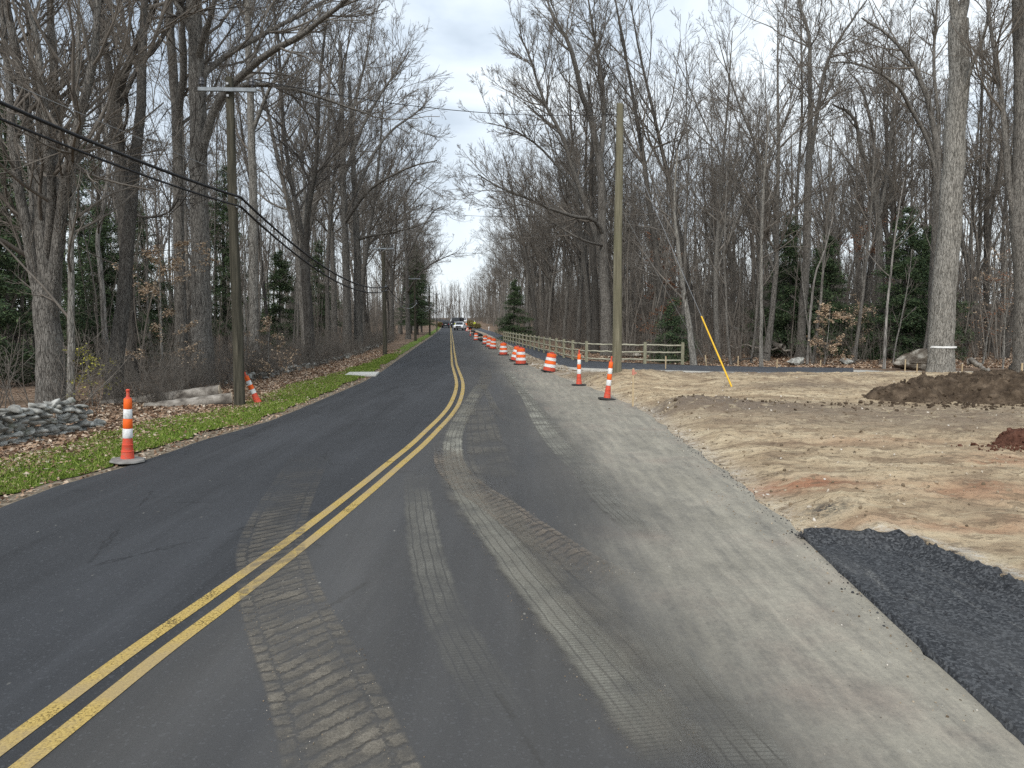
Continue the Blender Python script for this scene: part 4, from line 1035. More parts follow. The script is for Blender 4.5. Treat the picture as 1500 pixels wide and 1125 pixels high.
beech(410, 1.6, .4, 'shrub with a few yellow leaves beside the slender creeper trunk', 132, 17.6, 'yellow_leaf', 1, size=.06)

# ------------------------------------------------------------------ ground stuff: grass blades, fallen leaves, stones
r = np.random.default_rng(55)
n = 190000
y = 7.0 + r.random(n) ** 1.6 * 38; u = r.random(n)
gi_ = np.interp(y, yv, gi); go_ = np.interp(y, yv, go) + 0.1 * r.normal(0, 1, n)
x = go_ * (1 - u) + gi_ * u
z = verge_z(x, y) + 0.018
keep_ = r.random(n) < (.25 + 1.1 * sstep(.36, .56, fbm(x * 2.2, y * 1.4, 4))) * (.55 + .45 * sstep(0, .25, np.interp(y, yv, gi) - x))
_f = lambda *a_: [q[keep_] for q in a_]
x, y, z = _f(x, y, z); n = len(x)
hgt = r.uniform(.012, .045, n) * (1 + y / 60); az = r.uniform(0, 6.28, n); w = .006 * (1 + y / 18)
B = np.stack([x, y, z], -1); dx = np.stack([np.cos(az), np.sin(az), 0 * az], -1) * w[:, None]
tip = B + np.stack([r.normal(0, .5, n) * hgt, r.normal(0, .5, n) * hgt, hgt], -1)
V = np.stack([B - dx, B + dx, tip], 1).reshape(-1, 3)
o = link('grass_blades', mesh_quads('grass_blades', V, np.arange(n * 3).reshape(n, 3)), M['blade'], smooth=False); tag(o, 'short bright green grass on the left verge', 'grass', kind='stuff')
def litter(name, label, x, y, zf, size, mat='litter'):
    C = np.stack([x, y, zf(x, y) + size * .22], -1)
    V, Q = leaf_quads(C, size, r, .75, .75)
    o = link(name, mesh_quads(name, V, Q), M[mat], smooth=False); return tag(o, label, 'fallen leaves', kind='stuff')
bank_z = lambda x, y: np.maximum(verge_z(x, y) + 0.014, ground_z(x, y))
n = 42000; y = 6.5 + r.random(n) ** 1.5 * 45; x = XG(y) + 0.35 - r.random(n) ** 1.0 * 4.6 + r.normal(0, .15, n)
litter('fallen_leaves', 'brown leaves drifted between the grass and the left wood', x, y, bank_z, .085)
n = 6000; y = 6.5 + r.random(n) ** 1.5 * 24; u = r.random(n) ** .45; x = np.interp(y, yv, gi) * (1 - u) + np.interp(y, yv, go) * u
litter('scattered_leaves', 'pale leaves scattered on the grass verge', x, y, lambda a, b: verge_z(a, b) + .032, .06)
n = 2500; y = 6.0 + r.random(n) ** 1.5 * 30; x = XL(y) - 0.05 - r.random(n) * .5
litter('kerbside_leaves', 'leaves and crumbs along the left road edge', x, y, lambda a, b: verge_z(a, b) + .02, .055)
n = 36000; y = 33.5 + r.random(n) ** 1.5 * 30; x = np.where(y < 37, 8.0 + r.random(n) * 24, path_x(np.maximum(y, 36)) + 0.3 + r.random(n) * 40); k = ((x / y) < .76)
x, y = x[k], y[k]; litter('forest_leaves', 'brown leaf litter beyond the path under the right wood', x, y, ground_z, .13)

def rock_mesh(seed, s_, sub=2, rough=.25, name='rock', flat=0.75):
    bm = bmesh.new(); bmesh.ops.create_icosphere(bm, subdivisions=sub, radius=1)
    rr = random.Random(seed); pl = [(Vector((rr.gauss(0, 1), rr.gauss(0, 1), rr.gauss(0, 1))).normalized(), rr.uniform(.42, .80)) for _ in range(13)]
    for v in bm.verts:
        for n_, d_ in pl:
            q = v.co.dot(n_)
            if q > d_: v.co -= n_ * (q - d_)
        v.co *= 1 + rr.uniform(-rough, rough) * .15
        v.co.z *= flat
        v.co = Vector((v.co.x * s_[0], v.co.y * s_[1], v.co.z * s_[2]))
    me = bpy.data.meshes.new(name); bm.to_mesh(me); bm.free(); return me
def me_arrays(me):
    me.calc_loop_triangles()
    V = np.zeros(len(me.vertices) * 3); me.vertices.foreach_get('co', V)
    Q = np.zeros(len(me.polygons) * 3, int); me.polygons.foreach_get('vertices', Q); return V.reshape(-1, 3), Q.reshape(-1, 3)
m = Mat('fieldstone', 0.9, 0.2)
n_ = m.noise(5, 6, .7); isl = m.island()
c_ = m.ramp(n_, [(0.34, (0.15, 0.145, 0.13)), (0.5, (0.33, 0.325, 0.295)), (0.62, (0.66, 0.655, 0.61))])
c_ = m.mix(isl * .5, c_, (0.13, 0.125, 0.115)); c_ = m.mix(m.noise(2.2, 4).step(.55, .7) * .4, c_, (.10, .12, .06))
m.color(c_); m.bump(n_, .8, .03); M['stone'] = m.m
m = Mat('pale_boulder', 0.9, 0.2); n_ = m.noise(2.2, 7, .7)
m.color(m.ramp(n_, [(0.35, (0.07, 0.055, 0.042)), (0.5, (0.17, 0.145, 0.115)), (0.62, (0.45, 0.42, 0.36))])); m.bump(n_, 1, .08); M['boulder'] = m.m
rocks = [me_arrays(rock_mesh(500 + k, (1, .8 + .1 * (k % 3), .7 + .06 * (k % 4)), 2)) for k in range(10)]
def rot_arr(V, rx, ry, rz):
    Mx = np.array((Matrix.Rotation(rz, 3, 'Z') @ Matrix.Rotation(ry, 3, 'Y') @ Matrix.Rotation(rx, 3, 'X'))); return V @ Mx.T
# dry stone wall, left
bag = Bag()
wa = np.array(G(-60, 672)); wb = np.array(G(150, 628))
nrow = 5
for row in range(nrow):
    tpos = 0
    while tpos < 1:
        w_ = r.uniform(.16, .40) * (1.2 - .08 * row)
        keep = tpos < 1 - .10 * row * (1 if tpos > .3 else 0) + r.normal(0, .03)
        if keep:
            for side_ in (0, 1, 2):
                c = wa + (wb - wa) * tpos + np.array([r.normal(0, .02), .24 * side_ + r.normal(0, .03) + row * .03])
                z_ = .03 + row * .13 + r.normal(0, .035) - .2 * sstep(.72, 1.0, tpos)
                V, Q = rocks[r.integers(10)]
                V = rot_arr(V * np.array([w_ * .60, .18, r.uniform(.09, .14)]), r.normal(0, .22), r.normal(0, .2), r.normal(0, .3))
                bag.add(V + np.array([c[0], c[1], z_ + float(verge_z(c[0], c[1]))]), Q)
        tpos += w_ * 1.0 / np.linalg.norm(wb - wa)
o = link('stone_wall', bag.mesh('stone_wall'), M['stone'], smooth=False); tag(o, 'dry fieldstone wall of piled grey stones at the left edge of the wood', 'wall')
# tumbled continuation along the verge
bag = Bag()
for k in range(420):
    y_ = 23 + r.random() * 50; x_ = float(XG(y_)) - 1.8 - abs(r.normal(0, .8)); s_ = r.uniform(.05, .20)
    V, Q = rocks[r.integers(10)]; V = rot_arr(V * s_ * np.array([1.3, 1, .7]), r.normal(0, .4), r.normal(0, .4), r.uniform(0, 6))
    bag.add(V + np.array([x_, y_, float(bank_z(x_, y_)) + r.uniform(0, .28) * max(0, 1 - abs(x_ - float(XG(y_)) + 1.9) / .6)]), Q)
o = link('tumbled_wall', bag.mesh('tumbled_wall'), M['stone'], smooth=False); tag(o, 'tumbled stone wall overgrown with brush running beside the left verge', 'wall')
# low brush along it
sp = [(float(XG(y_)) - 1.7 - r.random() * 1.4, y_, r.uniform(.25, .75), r.uniform(0, 6.28)) for y_ in 18 + r.random(520) ** 1.2 * 60]
o = merged_trees('roadside_brush', shr, sp, M['twig'], 'low dead brush tangled over the left wall'); o["category"] = 'brush'
# stones of the dirt
def stones(name, label, x, y, zf, smin, smax, mat, bury=.3):
    bag = Bag()
    for a, b in zip(x, y):
        V, Q = rocks[r.integers(10)]; s_ = smin + (smax - smin) * r.random() ** 3
        V = rot_arr(V * s_, r.normal(0, 1), r.normal(0, 1), r.uniform(0, 6))
        bag.add(V + np.array([a, b, float(zf(a, b)) + s_ * (.5 - bury)]), Q)
    o = link(name, bag.mesh(name), mat, smooth=False); return tag(o, label, 'gravel', kind='stuff')
dz = lambda a, b: base_z(a, b) + .006 + dirt_h(np.float64(a), np.float64(b))
m = Mat('dirt_clods', .95, .1); m.color(m.ramp(m.island(), [(0, (.10, .075, .05)), (.5, (.24, .185, .125)), (.85, (.42, .35, .26)), (1, (.6, .56, .5))])); M['clod'] = m.m
m = Mat('asphalt_crumbs', .85, .3); m.color(m.ramp(m.island(), [(0, (.018, .018, .02)), (1, (.07, .07, .075))])); M['crumb'] = m.m
n = 8000; y = 7 + r.random(n) ** 1.1 * 22; x = XR(y) + .1 + r.random(n) ** 1.3 * 16
stones('dirt_clods', 'small clods and pebbles strewn over the graded dirt', x, y, dz, .004, .038, M['clod'])
cx, cy = G(1010, 607); n = 450; x = cx + r.normal(0, 1.6, n); y = cy + r.normal(0, .7, n); k = x > XR(y) + .1
stones('rubble_ridge', 'low ridge of broken grey clods beside the road edge', x[k], y[k], dz, .008, .055, M['clod'])
n = 1500; y = 30 + r.random(n) ** 1.5 * 60; x = XR(y) + .1 + r.random(n) * np.maximum(pinx(y) - XR(y) - .2, .1)
stones('roadside_rubble', 'pale rubble between the barrels and the path', x, y, lambda a, b: base_z(a, b) + .04, .02, .09, M['clod'])
n = 5000; _k = r.integers(0, 240, n); xx = _lipd[_k, 0] + r.normal(0, .07, n) * r.random(n); yy = _lipd[_k, 1] + r.normal(0, .08, n) * r.random(n)
stones('asphalt_crumbs', 'loose black asphalt crumbs along the lip of the fresh apron', xx, yy, lambda a, b: .055, .006, .024, M['crumb'])
n = 3200; yy = 3.0 + r.random(n) * 4.0; xx = XR(yy) + r.random(n) * 2.6; k = (xx < xap(yy) - .02) & (yy < _lip[0][1] - .1)
stones('apron_stones', 'coarse loose black stones over the fresh apron', xx[k], yy[k], lambda a, b: .055, .004, .014, M['crumb'])
n = 500; yy = 3.5 + r.random(n) * 11; xx = XR(yy) - np.abs(r.normal(0, .25, n))
stones('lane_gravel', 'tan gravel spilled onto the road edge', xx, yy, lambda a, b: .03, .003, .014, M['clod'])
n = 600; yy = 4.5 + r.random(n) * 9; xx = XR(yy) + r.normal(0, .05, n)
stones('edge_crumbs', 'asphalt crumbs along the right road edge', xx, yy, lambda a, b: .03, .004, .016, M['crumb'])
n = 1100; yy = 3.3 + r.random(n) ** 1.5 * 14; xx = _D0(yy) - .6 + r.random(n) * (XR(yy) - _D0(yy) + .4)
stones('road_grit', 'pale grit scattered on the dusty lane', xx, yy, lambda a, b: .03, .0015, .006, M['boulder'])

def along(pix, w, n_):
    c = catmull([(*G(*p), 0) for p in pix], 300); k = r.integers(0, 300, n_); return c[k, 0] + r.uniform(-w / 2, w / 2, n_), c[k, 1] + r.normal(0, .02, n_)
_a = along([(405, 850), (420, 900), (442, 950), (466, 1000), (486, 1050), (512, 1125)], .75, 700); _b = along([(722, 740), (755, 765), (795, 793), (840, 824), (885, 850)], .6, 600)
_c = along([(692, 740), (735, 800), (798, 880), (850, 940), (905, 1005), (990, 1110)], .6, 500)
stones('mud_crumbs', 'dried mud crumbs dropped along the tyre prints', np.concatenate([_a[0], _b[0], _c[0]]), np.concatenate([_a[1], _b[1], _c[1]]), lambda a, b: .031, .0015, .007, M['clod'])
# mounds ---------------------------------------------------------------
def mound(name, label, cat, px, py, sxm, sym, hgt, mat, seed, rough=.35, n=220, ridges=None, tilt=0, noisef=1.2):
    cx, cy = G(px, py); r2 = 1.35
    a = np.linspace(-r2, r2, n); A, B = np.meshgrid(a, a)
    X = cx + A * sxm; Y = cy + B * sym
    d = np.sqrt(A ** 2 + B ** 2) + .28 * (fbm(X * noisef + seed, Y * noisef, 4) - .5) * 2
    prof = np.clip(1 - d, -0.2, 1)
    h = np.where(prof > 0, np.minimum(prof * 1.7, .55 + .45 * prof), prof * .8)
    Z = hgt * h + rough * hgt * (fbm(X * 2.2 + seed, Y * 2.2, 5, .6) - .5) * sstep(-.1, .35, prof) + .22 * hgt * (np.abs(fbm(X * 4 + 9, Y * 4, 4, .65) - .5) * 2) * sstep(0, .2, prof) + .09 * (fbm(X * 9, Y * 9, 4, .7) - .5) * sstep(0, .2, prof)
    Z = Z + base_z(X, Y) + .01
    X = X - cx; Y = Y - cy
    i = np.arange(n * n).reshape(n, n); Q = np.stack([i[:-1, :-1], i[:-1, 1:], i[1:, 1:], i[1:, :-1]], -1).reshape(-1, 4)
    keep = (Z.ravel()[Q].max(1) > -.04); me = mesh_quads(name, np.stack([X, Y, Z], -1).reshape(-1, 3), Q[keep])
    o = link(name, me, mat); o.location = (cx, cy, 0); tag(o, label, cat)
    k = np.where((prof > 0.02).ravel())[0]; k = np.random.default_rng(seed).choice(k, int(260 * sxm)); bag = Bag(); vv = np.stack([X, Y, Z], -1).reshape(-1, 3)[k]
    for p_ in vv:
        V, Q2 = rocks[r.integers(10)]; bag.add(rot_arr(V * (.015 + .09 * r.random() ** 4), r.normal(), r.normal(), r.normal()) + p_, Q2)
    tag(link('clods', bag.mesh('clods'), mat, o, smooth=False), kind='stuff'); return o
m = Mat('brown_topsoil', .97, .08); n_ = m.noise(3.0, 8, .7); c_ = m.ramp(n_, [(.3, (.035, .025, .018)), (.5, (.085, .062, .043)), (.68, (.18, .135, .095))]); m.color(c_); m.bump(n_, 1, .12); M['topsoil'] = m.m
m = Mat('red_soil', .97, .08); n_ = m.noise(6.0, 8, .7); c_ = m.ramp(n_, [(.3, (.055, .026, .018)), (.5, (.12, .056, .038)), (.7, (.20, .105, .075))]); m.color(c_); m.bump(n_, 1, .08); M['redsoil'] = m.m
m = Mat('tan_soil', .97, .08); n_ = m.noise(3.5, 8, .7); c_ = m.ramp(n_, [(.3, (.13, .095, .06)), (.5, (.27, .20, .125)), (.7, (.40, .31, .20))]); m.color(c_); m.bump(n_, 1, .1); M['tansoil'] = m.m
mound('soil_pile', 'long heap of dark brown topsoil at the foot of the white-banded tree', 'soil pile', 1470, 590, 3.0, 2.0, .74, M['topsoil'], 3, .5)
mound('soil_pile', 'lower brown spur of soil in front of the dark heap, left end', 'soil pile', 1330, 592, 1.0, 1.2, .5, M['topsoil'], 8, .4, 120)
mound('red_soil_pile', 'small heap of reddish soil at the right edge of the picture', 'soil pile', 1535, 664, 1.0, .7, .38, M['redsoil'], 5, .4, 120)
mound('sand_bank', 'low sandy bank left of the dark topsoil heap', 'soil pile', 1225, 568, 1.7, 1.0, .22, M['tansoil'], 21, .5, 120)
mound('small_soil_mound', 'small mound of loose soil at the foot of the bare pole', 'soil pile', 925, 560, 1.1, .9, .34, M['tansoil'], 13, .5, 70)
cx, cy = G(1515, 666); n = 300; stones('red_stones', 'reddish stones rolled out at the foot of the red heap', cx - 0.5 + r.normal(0, .35, n), cy - .5 + r.normal(0, .22, n), dz, .015, .06, M['redsoil'])
cx, cy = G(1400, 590); n = 900; stones('topsoil_clods', 'dark clods tumbled in front of the brown heap', cx + r.normal(0, 3.0, n), cy - 2.0 + r.normal(0, .5, n), dz, .015, .09, M['topsoil'])

# boulders --------------------------------------------------------------
def boulder(label, px, py, s_, seed, flat=.75, mat='boulder', rz=0, name='boulder', z=0):
    x_, y_ = G(px, py); me = rock_mesh(seed, s_, 4, .3, 'boulder', flat)
    o = link(name, me, M[mat], smooth=False); me.shade_smooth()
    me.set_sharp_from_angle(angle=.5)
    o.location = (x_, y_, float(ground_z(x_, y_)) + s_[2] * flat * .5 + z); o.rotation_euler = (0, 0, rz); return tag(o, label, 'boulder')
boulder('big flat-topped brown boulder behind the white-banded tree', 1352, 540, (2.0, 1.0, .78), 611, .8)
boulder('pale rock half buried by the foot of the yellow guy guard', 1095, 563, (.95, .5, .3), 612)
boulder('whitish rock heap in the dirt between the fence end and the guy wire', 1005, 556, (.55, .35, .3), 613)
boulder('grey boulder in the leaves at the foot of the twin-stemmed tree', 1165, 534, (.5, .4, .42), 614, mat='stone')
boulder('small grey stone in the leaves left of the big boulder', 1240, 533, (.5, .3, .3), 615, mat='stone')
boulder('dark round clod in front of the brown topsoil heap', 1308, 603, (.22, .2, .2), 616, .9, 'topsoil', name='soil_clod')
boulder('low grey stones behind the rail fence', 930, 524, (.8, .4, .3), 617, mat='boulder')

# logs ------------------------------------------------------------------
m = Mat('log_end', .85, .2); n_ = m.noise(9, 5); m.color(m.ramp(n_, [(.3, (.30, .24, .17)), (.7, (.5, .42, .32))])); M['cutwood'] = m.m
m = Mat('smooth_grey_bark', .9, .15); n_ = m.noise(3.2, 6, .7); c_ = m.ramp(n_, [(.35, (.07, .06, .052)), (.5, (.20, .18, .155)), (.66, (.38, .35, .31))]); m.color(c_); m.bump(n_, .6, .02); M['logbark'] = m.m
M['redpaint'] = simple('red_paint_mark', (.30, .02, .03))
def log(name, label, a, b, r0, r1, mat='logbark', cut=True, n=16, wob=.007):
    a = np.array(a); b = np.array(b); t_ = np.linspace(0, 1, n)[:, None]; pts = (a * (1 - t_) + b * t_)
    pts[1:-1] += r.normal(0, wob, (n - 2, 3)); base = a.copy(); base[2] = min(a[2], b[2]) - max(r0, r1)
    o = thing(name, label, 'log', tuple(base))
    V, Q = tubes((pts - base)[None], np.linspace(r0, r1, n)[None], 14, .03, 5); link('bark', mesh_quads('bark', V, Q), M[mat], o)
    if cut:
        for e_, q, rr_ in ((pts[0] - base, pts[0] - pts[1], r0), (pts[-1] - base, pts[-1] - pts[-2], r1)):
            bm = bmesh.new(); bmesh.ops.create_cone(bm, cap_ends=True, segments=14, radius1=rr_ * .99, radius2=rr_ * .95, depth=.02)
            me = bpy.data.meshes.new('cut_end'); bm.to_mesh(me); bm.free(); c = link('cut_end', me, M['cutwood'], o, smooth=False)
            c.rotation_euler = Vector(q).to_track_quat('Z', 'Y').to_euler(); c.location = tuple(e_ + nrm(q) * .006)
    return o
lg = log('cut_log', 'upper pale cut log of the pair beside the first utility pole', P(150, 596, 18.2), P(322, 573, 18.8), .15, .165)
log('cut_log', 'lower rough cut log of the pair beside the first utility pole', P(212, 600, 17.5), P(340, 584, 18.0), .16, .15)
log('fallen_tree', 'fallen bleached trunk sloping in the right wood behind the thin grey trunk', P(1068, 477, 46), P(1148, 508, 41), .09, .17, 'logbark', False, wob=.05)
log('fallen_branch', 'thin fallen branch lying across the leaves behind the yellow guard', P(1020, 500, 42), P(1160, 513, 41), .03, .06, 'logbark', False, wob=.08)
log('fallen_branch', 'dark curved fallen branch beside the fallen bleached trunk', P(1070, 530, 36), P(1125, 517, 37), .05, .03, 'bark_dark', False, wob=.06)
log('fallen_branch', 'bleached stump and roots right of the big boulder', P(1420, 528, 31), P(1450, 545, 30), .12, .05, 'logbark', False, wob=.1)
log('fallen_branch', 'dark short log lying left of the edge tree', P(1478, 540, 29), P(1492, 528, 29), .08, .05, 'bark_dark', False, wob=.02)
log('fallen_branch', 'grey dead branch on the ground near the second utility pole', P(405, 545, 29), P(425, 535, 30), .03, .04, 'logbark', False, wob=.03)
log('fallen_branch', 'small dark stick standing in the dirt right of the guy anchor', P(1089, 588, 19.8), P(1096, 600, 19.3), .014, .02, 'bark_dark', False, wob=.02)
log('fallen_branch', 'thin dark twig lying on the dirt above the fresh asphalt', P(1345, 762, 8.1), P(1375, 762, 8.1), .012, .006, 'bark_dark', False, wob=.006)

# ------------------------------------------------------------------ bmesh part helpers
def bm_obj(name, bm, mat, parent, smooth=True, bevel=0.0):
    if bevel: bmesh.ops.bevel(bm, geom=bm.edges[:], offset=bevel, segments=2, affect='EDGES', clamp_overlap=True)
    me = bpy.data.meshes.new(name); bm.to_mesh(me); bm.free()
    o = link(name, me, mat, parent, smooth=False)
    if smooth: me.shade_smooth(); me.set_sharp_from_angle(angle=.7)
    return o
def box(bm, c, s_, rz=0, taper=None):
    q = bmesh.ops.create_cube(bm, size=1, matrix=Matrix.Translation(c) @ Matrix.Rotation(rz, 4, 'Z') @ Matrix.Diagonal((*s_, 1)))
    return q['verts']
def lathe(prof, seg=28):
    bm = bmesh.new(); rows = []
    for r_, z_ in prof: rows.append([bm.verts.new((r_ * math.cos(a * 2 * math.pi / seg), r_ * math.sin(a * 2 * math.pi / seg), z_)) for a in range(seg)])
    for a, b in zip(rows[:-1], rows[1:]):
        for k in range(seg): bm.faces.new((a[k], a[(k + 1) % seg], b[(k + 1) % seg], b[k]))
    bm.faces.new(rows[0][::-1]); bm.faces.new(rows[-1]); return bm
def cyl_between(bm, a, b, r_, seg=10, r2=None):
    a = Vector(a); b = Vector(b); d = b - a
    bmesh.ops.create_cone(bm, cap_ends=True, segments=seg, radius1=r_, radius2=r2 if r2 is not None else r_, depth=d.length, matrix=Matrix.Translation((a + b) / 2) @ d.to_track_quat('Z', 'Y').to_matrix().to_4x4())

def scuffed(name, c, amt):
    m = Mat(name, .6, .35); n = m.noise(16, 6, .75); n2 = m.noise(5, 5, .7); ob = m.obrand()
    col = m.mix(n.step(.50, .64) * amt, c, (.22, .17, .12)); col = m.mix(n2.step(.56, .62) * amt * .8, col, (.10, .085, .07)); m.color(col); m.bump(n2, .2, .01); return m.m
M['orange'] = scuffed('cone_sheeting_orange', (.88, .135, .014), .22); M['cone_body'] = scuffed('cone_body_red_orange', (.66, .085, .045), .5); M['white_sheet'] = scuffed('reflective_white_band', (.78, .79, .78), .35)
M['rubber'] = simple('black_rubber', (.028, .028, .028), .8, .3, 0, .3)
M['dusty_rubber'] = simple('dusty_grey_rubber', (.22, .21, .195), .9, .2, 0, .3)
M['galv'] = simple('weathered_grey_metal', (.24, .265, .285), .6, .4, .1, .25)
M['black_plastic'] = simple('black_plastic_sheet', (.012, .012, .013), .45, .4)

def tall_cone(label, px, py, lean, base_mat, hs=1.0, face=0.0, with_base=True):
    x_, y_ = G(px, py)
    o = thing('traffic_cone', label, 'traffic cone', (x_, y_, .03 if x_ > XL(y_) else .05), 0, 'tall slim orange cones with white bands')
    o.rotation_euler = (lean[1], lean[0], face)
    bz = .045
    if with_base:
        bm = lathe([(.235, 0), (.25, .012), (.235, .036), (.10, .05)], 8); bm_obj('base', bm, M[base_mat], o)
    zz = lambda f: bz + f * 1.02 * hs
    rr_ = lambda f: (.071 - .024 * f)
    bm_obj('body', lathe([(.094, bz - .004), (.088, zz(.03)), (.083, zz(.10)), (.088, zz(.105)), (.088, zz(.115)), (.078, zz(.12)), (.073, zz(.2)), (.076, zz(.205)), (.070, zz(.21)), (rr_(.30), zz(.30)), (rr_(.86), zz(.87)), (.022, zz(.885))]), M['cone_body'], o)
    for nm, a, b, mt in (('reflective_band', .30, .435, 'white_sheet'), ('orange_band', .44, .575, 'orange'), ('reflective_band', .58, .715, 'white_sheet'), ('orange_band', .72, .865, 'orange')):
        bm_obj(nm, lathe([(rr_(a) + .001, zz(a)), (rr_(a) + .004, zz(a + .004)), (rr_(b) + .004, zz(b - .004)), (rr_(b) + .001, zz(b))]), M[mt], o)
    bm = lathe([(.03, zz(.865)), (.024, zz(.90)), (.020, zz(.96)), (.028, zz(.97)), (.028, zz(.99)), (.016, zz(1.0))], 14)
    bm_obj('handle', bm, M['cone_body'], o)
    return o
tall_cone('tall orange cone with grey dusty base on the left verge beside the road, nearest', 187, 681, (.05, 0), 'dusty_rubber', 1.0)
tall_cone('tall orange cone tilted left on the grass beside the first utility pole', 379, 595, (-.36, .1), 'rubber', .80, with_base=False)
tall_cone('leaning tall orange cone with black base directly in front of the bare pole', 889, 587, (.10, 0), 'rubber', 1.08)
tall_cone('upright tall orange cone with black base left of the bare pole', 848, 566, (0.0, 0), 'rubber', 1.08)
tall_cone('small far orange cone by the road crew, beyond the barrels', 689, 492.5, (0, 0), 'rubber', 1.0)

def barrel(label, px, py, lean=(0, 0), hs=1.0, wid=1.0):
    x_, y_ = G(px, py)
    o = thing('traffic_barrel', label, 'traffic barrel', (x_, y_, .035 + float(base_z(x_, y_))), rng.uniform(0, 3), 'orange and white striped drums along the right edge')
    o.rotation_euler = (lean[1], lean[0], 0); o.scale = (wid, wid, hs)
    bm_obj('base', lathe([(.33, 0), (.35, .02), (.34, .06), (.25, .065)], 20), M['rubber'], o)
    bm_obj('body', lathe([(.245, .06), (.245, .20), (.235, .21), (.235, .225), (.238, .23), (.222, .39), (.222, .40), (.225, .40), (.210, .56), (.207, .57), (.205, .73), (.19, .74), (.19, .88), (.175, .905), (.06, .91)]), M['cone_body'], o)
    for nm, z0, z1, r0_, r1_, mt in (('reflective_band', .235, .385, .243, .229, 'white_sheet'), ('orange_band', .395, .545, .231, .217, 'orange'), ('reflective_band', .555, .70, .217, .210, 'white_sheet'), ('orange_band', .75, .875, .195, .193, 'orange')):
        bm_obj(nm, lathe([(r0_ - .006, z0), (r0_, z0 + .005), (r1_, z1 - .005), (r1_ - .006, z1)]), M[mt], o)
    bm = bmesh.new(); box(bm, (0, 0, .95), (.16, .03, .03)); box(bm, (-.07, 0, .93), (.03, .03, .06)); box(bm, (.07, 0, .93), (.03, .03, .06)); bm_obj('handle', bm, M['cone_body'], o)
    return o
barrel('striped barrel leaning right, nearest of the barrels, left of the upright cone', 804, 546, (.16, 0), .84)
barrel('upright striped barrel in front of its twin at the path side', 763, 535, (0, 0), .86)
barrel('striped barrel tilted left, half hidden behind the upright one', 754, 530, (.2, 0), .84, .9)
barrel('lone striped barrel midway between the pair and the close cluster', 737.5, 521, (0, 0), .80)
barrel('nearest striped barrel of the close cluster of three', 722, 512, (.08, 0), .84)
barrel('middle striped barrel of the close cluster of three', 717, 509, (0, 0), .84)
barrel('farthest striped barrel of the close cluster of three', 711, 505, (0, 0), .84)
barrel('single far striped barrel in front of the black sheeting', 697.5, 499, (0, 0), .84)
barrel('tipped faded barrel beside the white pickup', 683.5, 485.5, (.4, 0), .84)

# wooden stakes -----------------------------------------------------------
m = Mat('stake_wood', .85, .2); n_ = m.noise(4, 5, .6, m.coord((20, 20, 2))); m.color(m.ramp(n_, [(.3, (.38, .28, .16)), (.7, (.62, .50, .33))])); M['stake'] = m.m
M['flag'] = simple('faded_pink_ribbon', (.6, .25, .18), .7)
def stake(label, px, py, h_, lean=0, flag=False, Yo=None, t_=.022):
    x_, y_ = G(px, py); z_ = max(float(ground_z(x_, y_)), float(base_z(x_, y_)) + .01)
    o = thing('survey_stake', label, 'stake', (x_, y_, z_), 0, 'wooden survey stakes'); o.rotation_euler = (0, lean, .3)
    bm = bmesh.new(); box(bm, (0, 0, h_ / 2 - .05), (t_ * 2, t_, h_ + .1)); bm_obj('post', bm, M['stake'], o, False, .002)
    if flag:
        bm = bmesh.new(); box(bm, (0, 0, h_ - .10), (t_ * 2.5, t_ * 1.6, .13)); box(bm, (.05, 0, h_ - .12), (.07, .004, .05)); bm_obj('ribbon', bm, M['flag'], o, False)
    return o
stake('tall wooden stake with a pinkish ribbon at the right road edge near the leaning cone', 927, 597, .95, .0, True)
stake('thin stake beside the near edge of the path in front of the last fence panel', 975, 542.5, .60)
stake('stake at the path edge between fence and leaning pale trunk', 1035, 538, .55, -.15)
stake('stake behind the path right of the yellow guard', 1081, 537, .48)
stake('stake behind the path right of the thin grey trunk', 1138, 541, .42)
stake('stake at the path edge in front of the beech sapling', 1202, 537, .3)
stake('taller stake in front of the big boulder, left of the white-banded tree', 1325.5, 547, .55)
stake('stake in front of the big boulder, nearest left of the white-banded trunk', 1343, 549, .42)
stake('stake just right of the white-banded tree', 1409, 548, .40)
stake('bright stake by the trunk at the right edge', 1496, 558, .62, 0, False, t_=.03)

# split-rail fence --------------------------------------------------------
m = Mat('treated_fence_wood', .85, .2); n_ = m.noise(2.5, 6, .65, m.coord((6, 6, 1.5))); m.color(m.ramp(n_, [(.3, (.15, .145, .10)), (.55, (.265, .255, .18)), (.75, (.38, .365, .27))])); m.bump(n_, .5, .01); M['fence'] = m.m
m = Mat('fence_rail_wood', .85, .2); n_ = m.noise(2.5, 6, .65); m.color(m.ramp(n_, [(.3, (.24, .23, .175)), (.55, (.39, .37, .285)), (.75, (.52, .495, .39))])); m.bump(n_, .5, .01); M['rail'] = m.m
post_px = [(999.5, 536), (944.5, 535), (899, 534), (859, 532.2), (839, 529), (826, 526), (815, 523.3), (805.5, 520.7), (797, 518.3), (789.5, 516), (783, 514), (777, 512.2), (771.5, 510.6), (766, 509), (761, 507.6), (756.5, 506.2), (752, 505), (748, 503.8), (744.5, 502.8), (741, 502), (738, 501.2)]
pp = [G(*q) for q in post_px]
fo = thing('rail_fence', 'long three-rail wooden fence with greenish posts along the far side of the path', 'fence', (*pp[0], 0))
fz = lambda x_, y_: max(float(ground_z(x_, y_)), float(base_z(x_, y_)))
for k, (x_, y_) in enumerate(pp):
    bm = bmesh.new(); z_ = fz(x_, y_); hh = 1.10
    box(bm, (0, 0, hh / 2 - .1), (.14, .13, hh + .2)); o = bm_obj('post', bm, M['fence'], fo, False, .012)
    o.location = (x_ - pp[0][0], y_ - pp[0][1], z_); o.rotation_euler = (0, 0, r.uniform(-.1, .1))
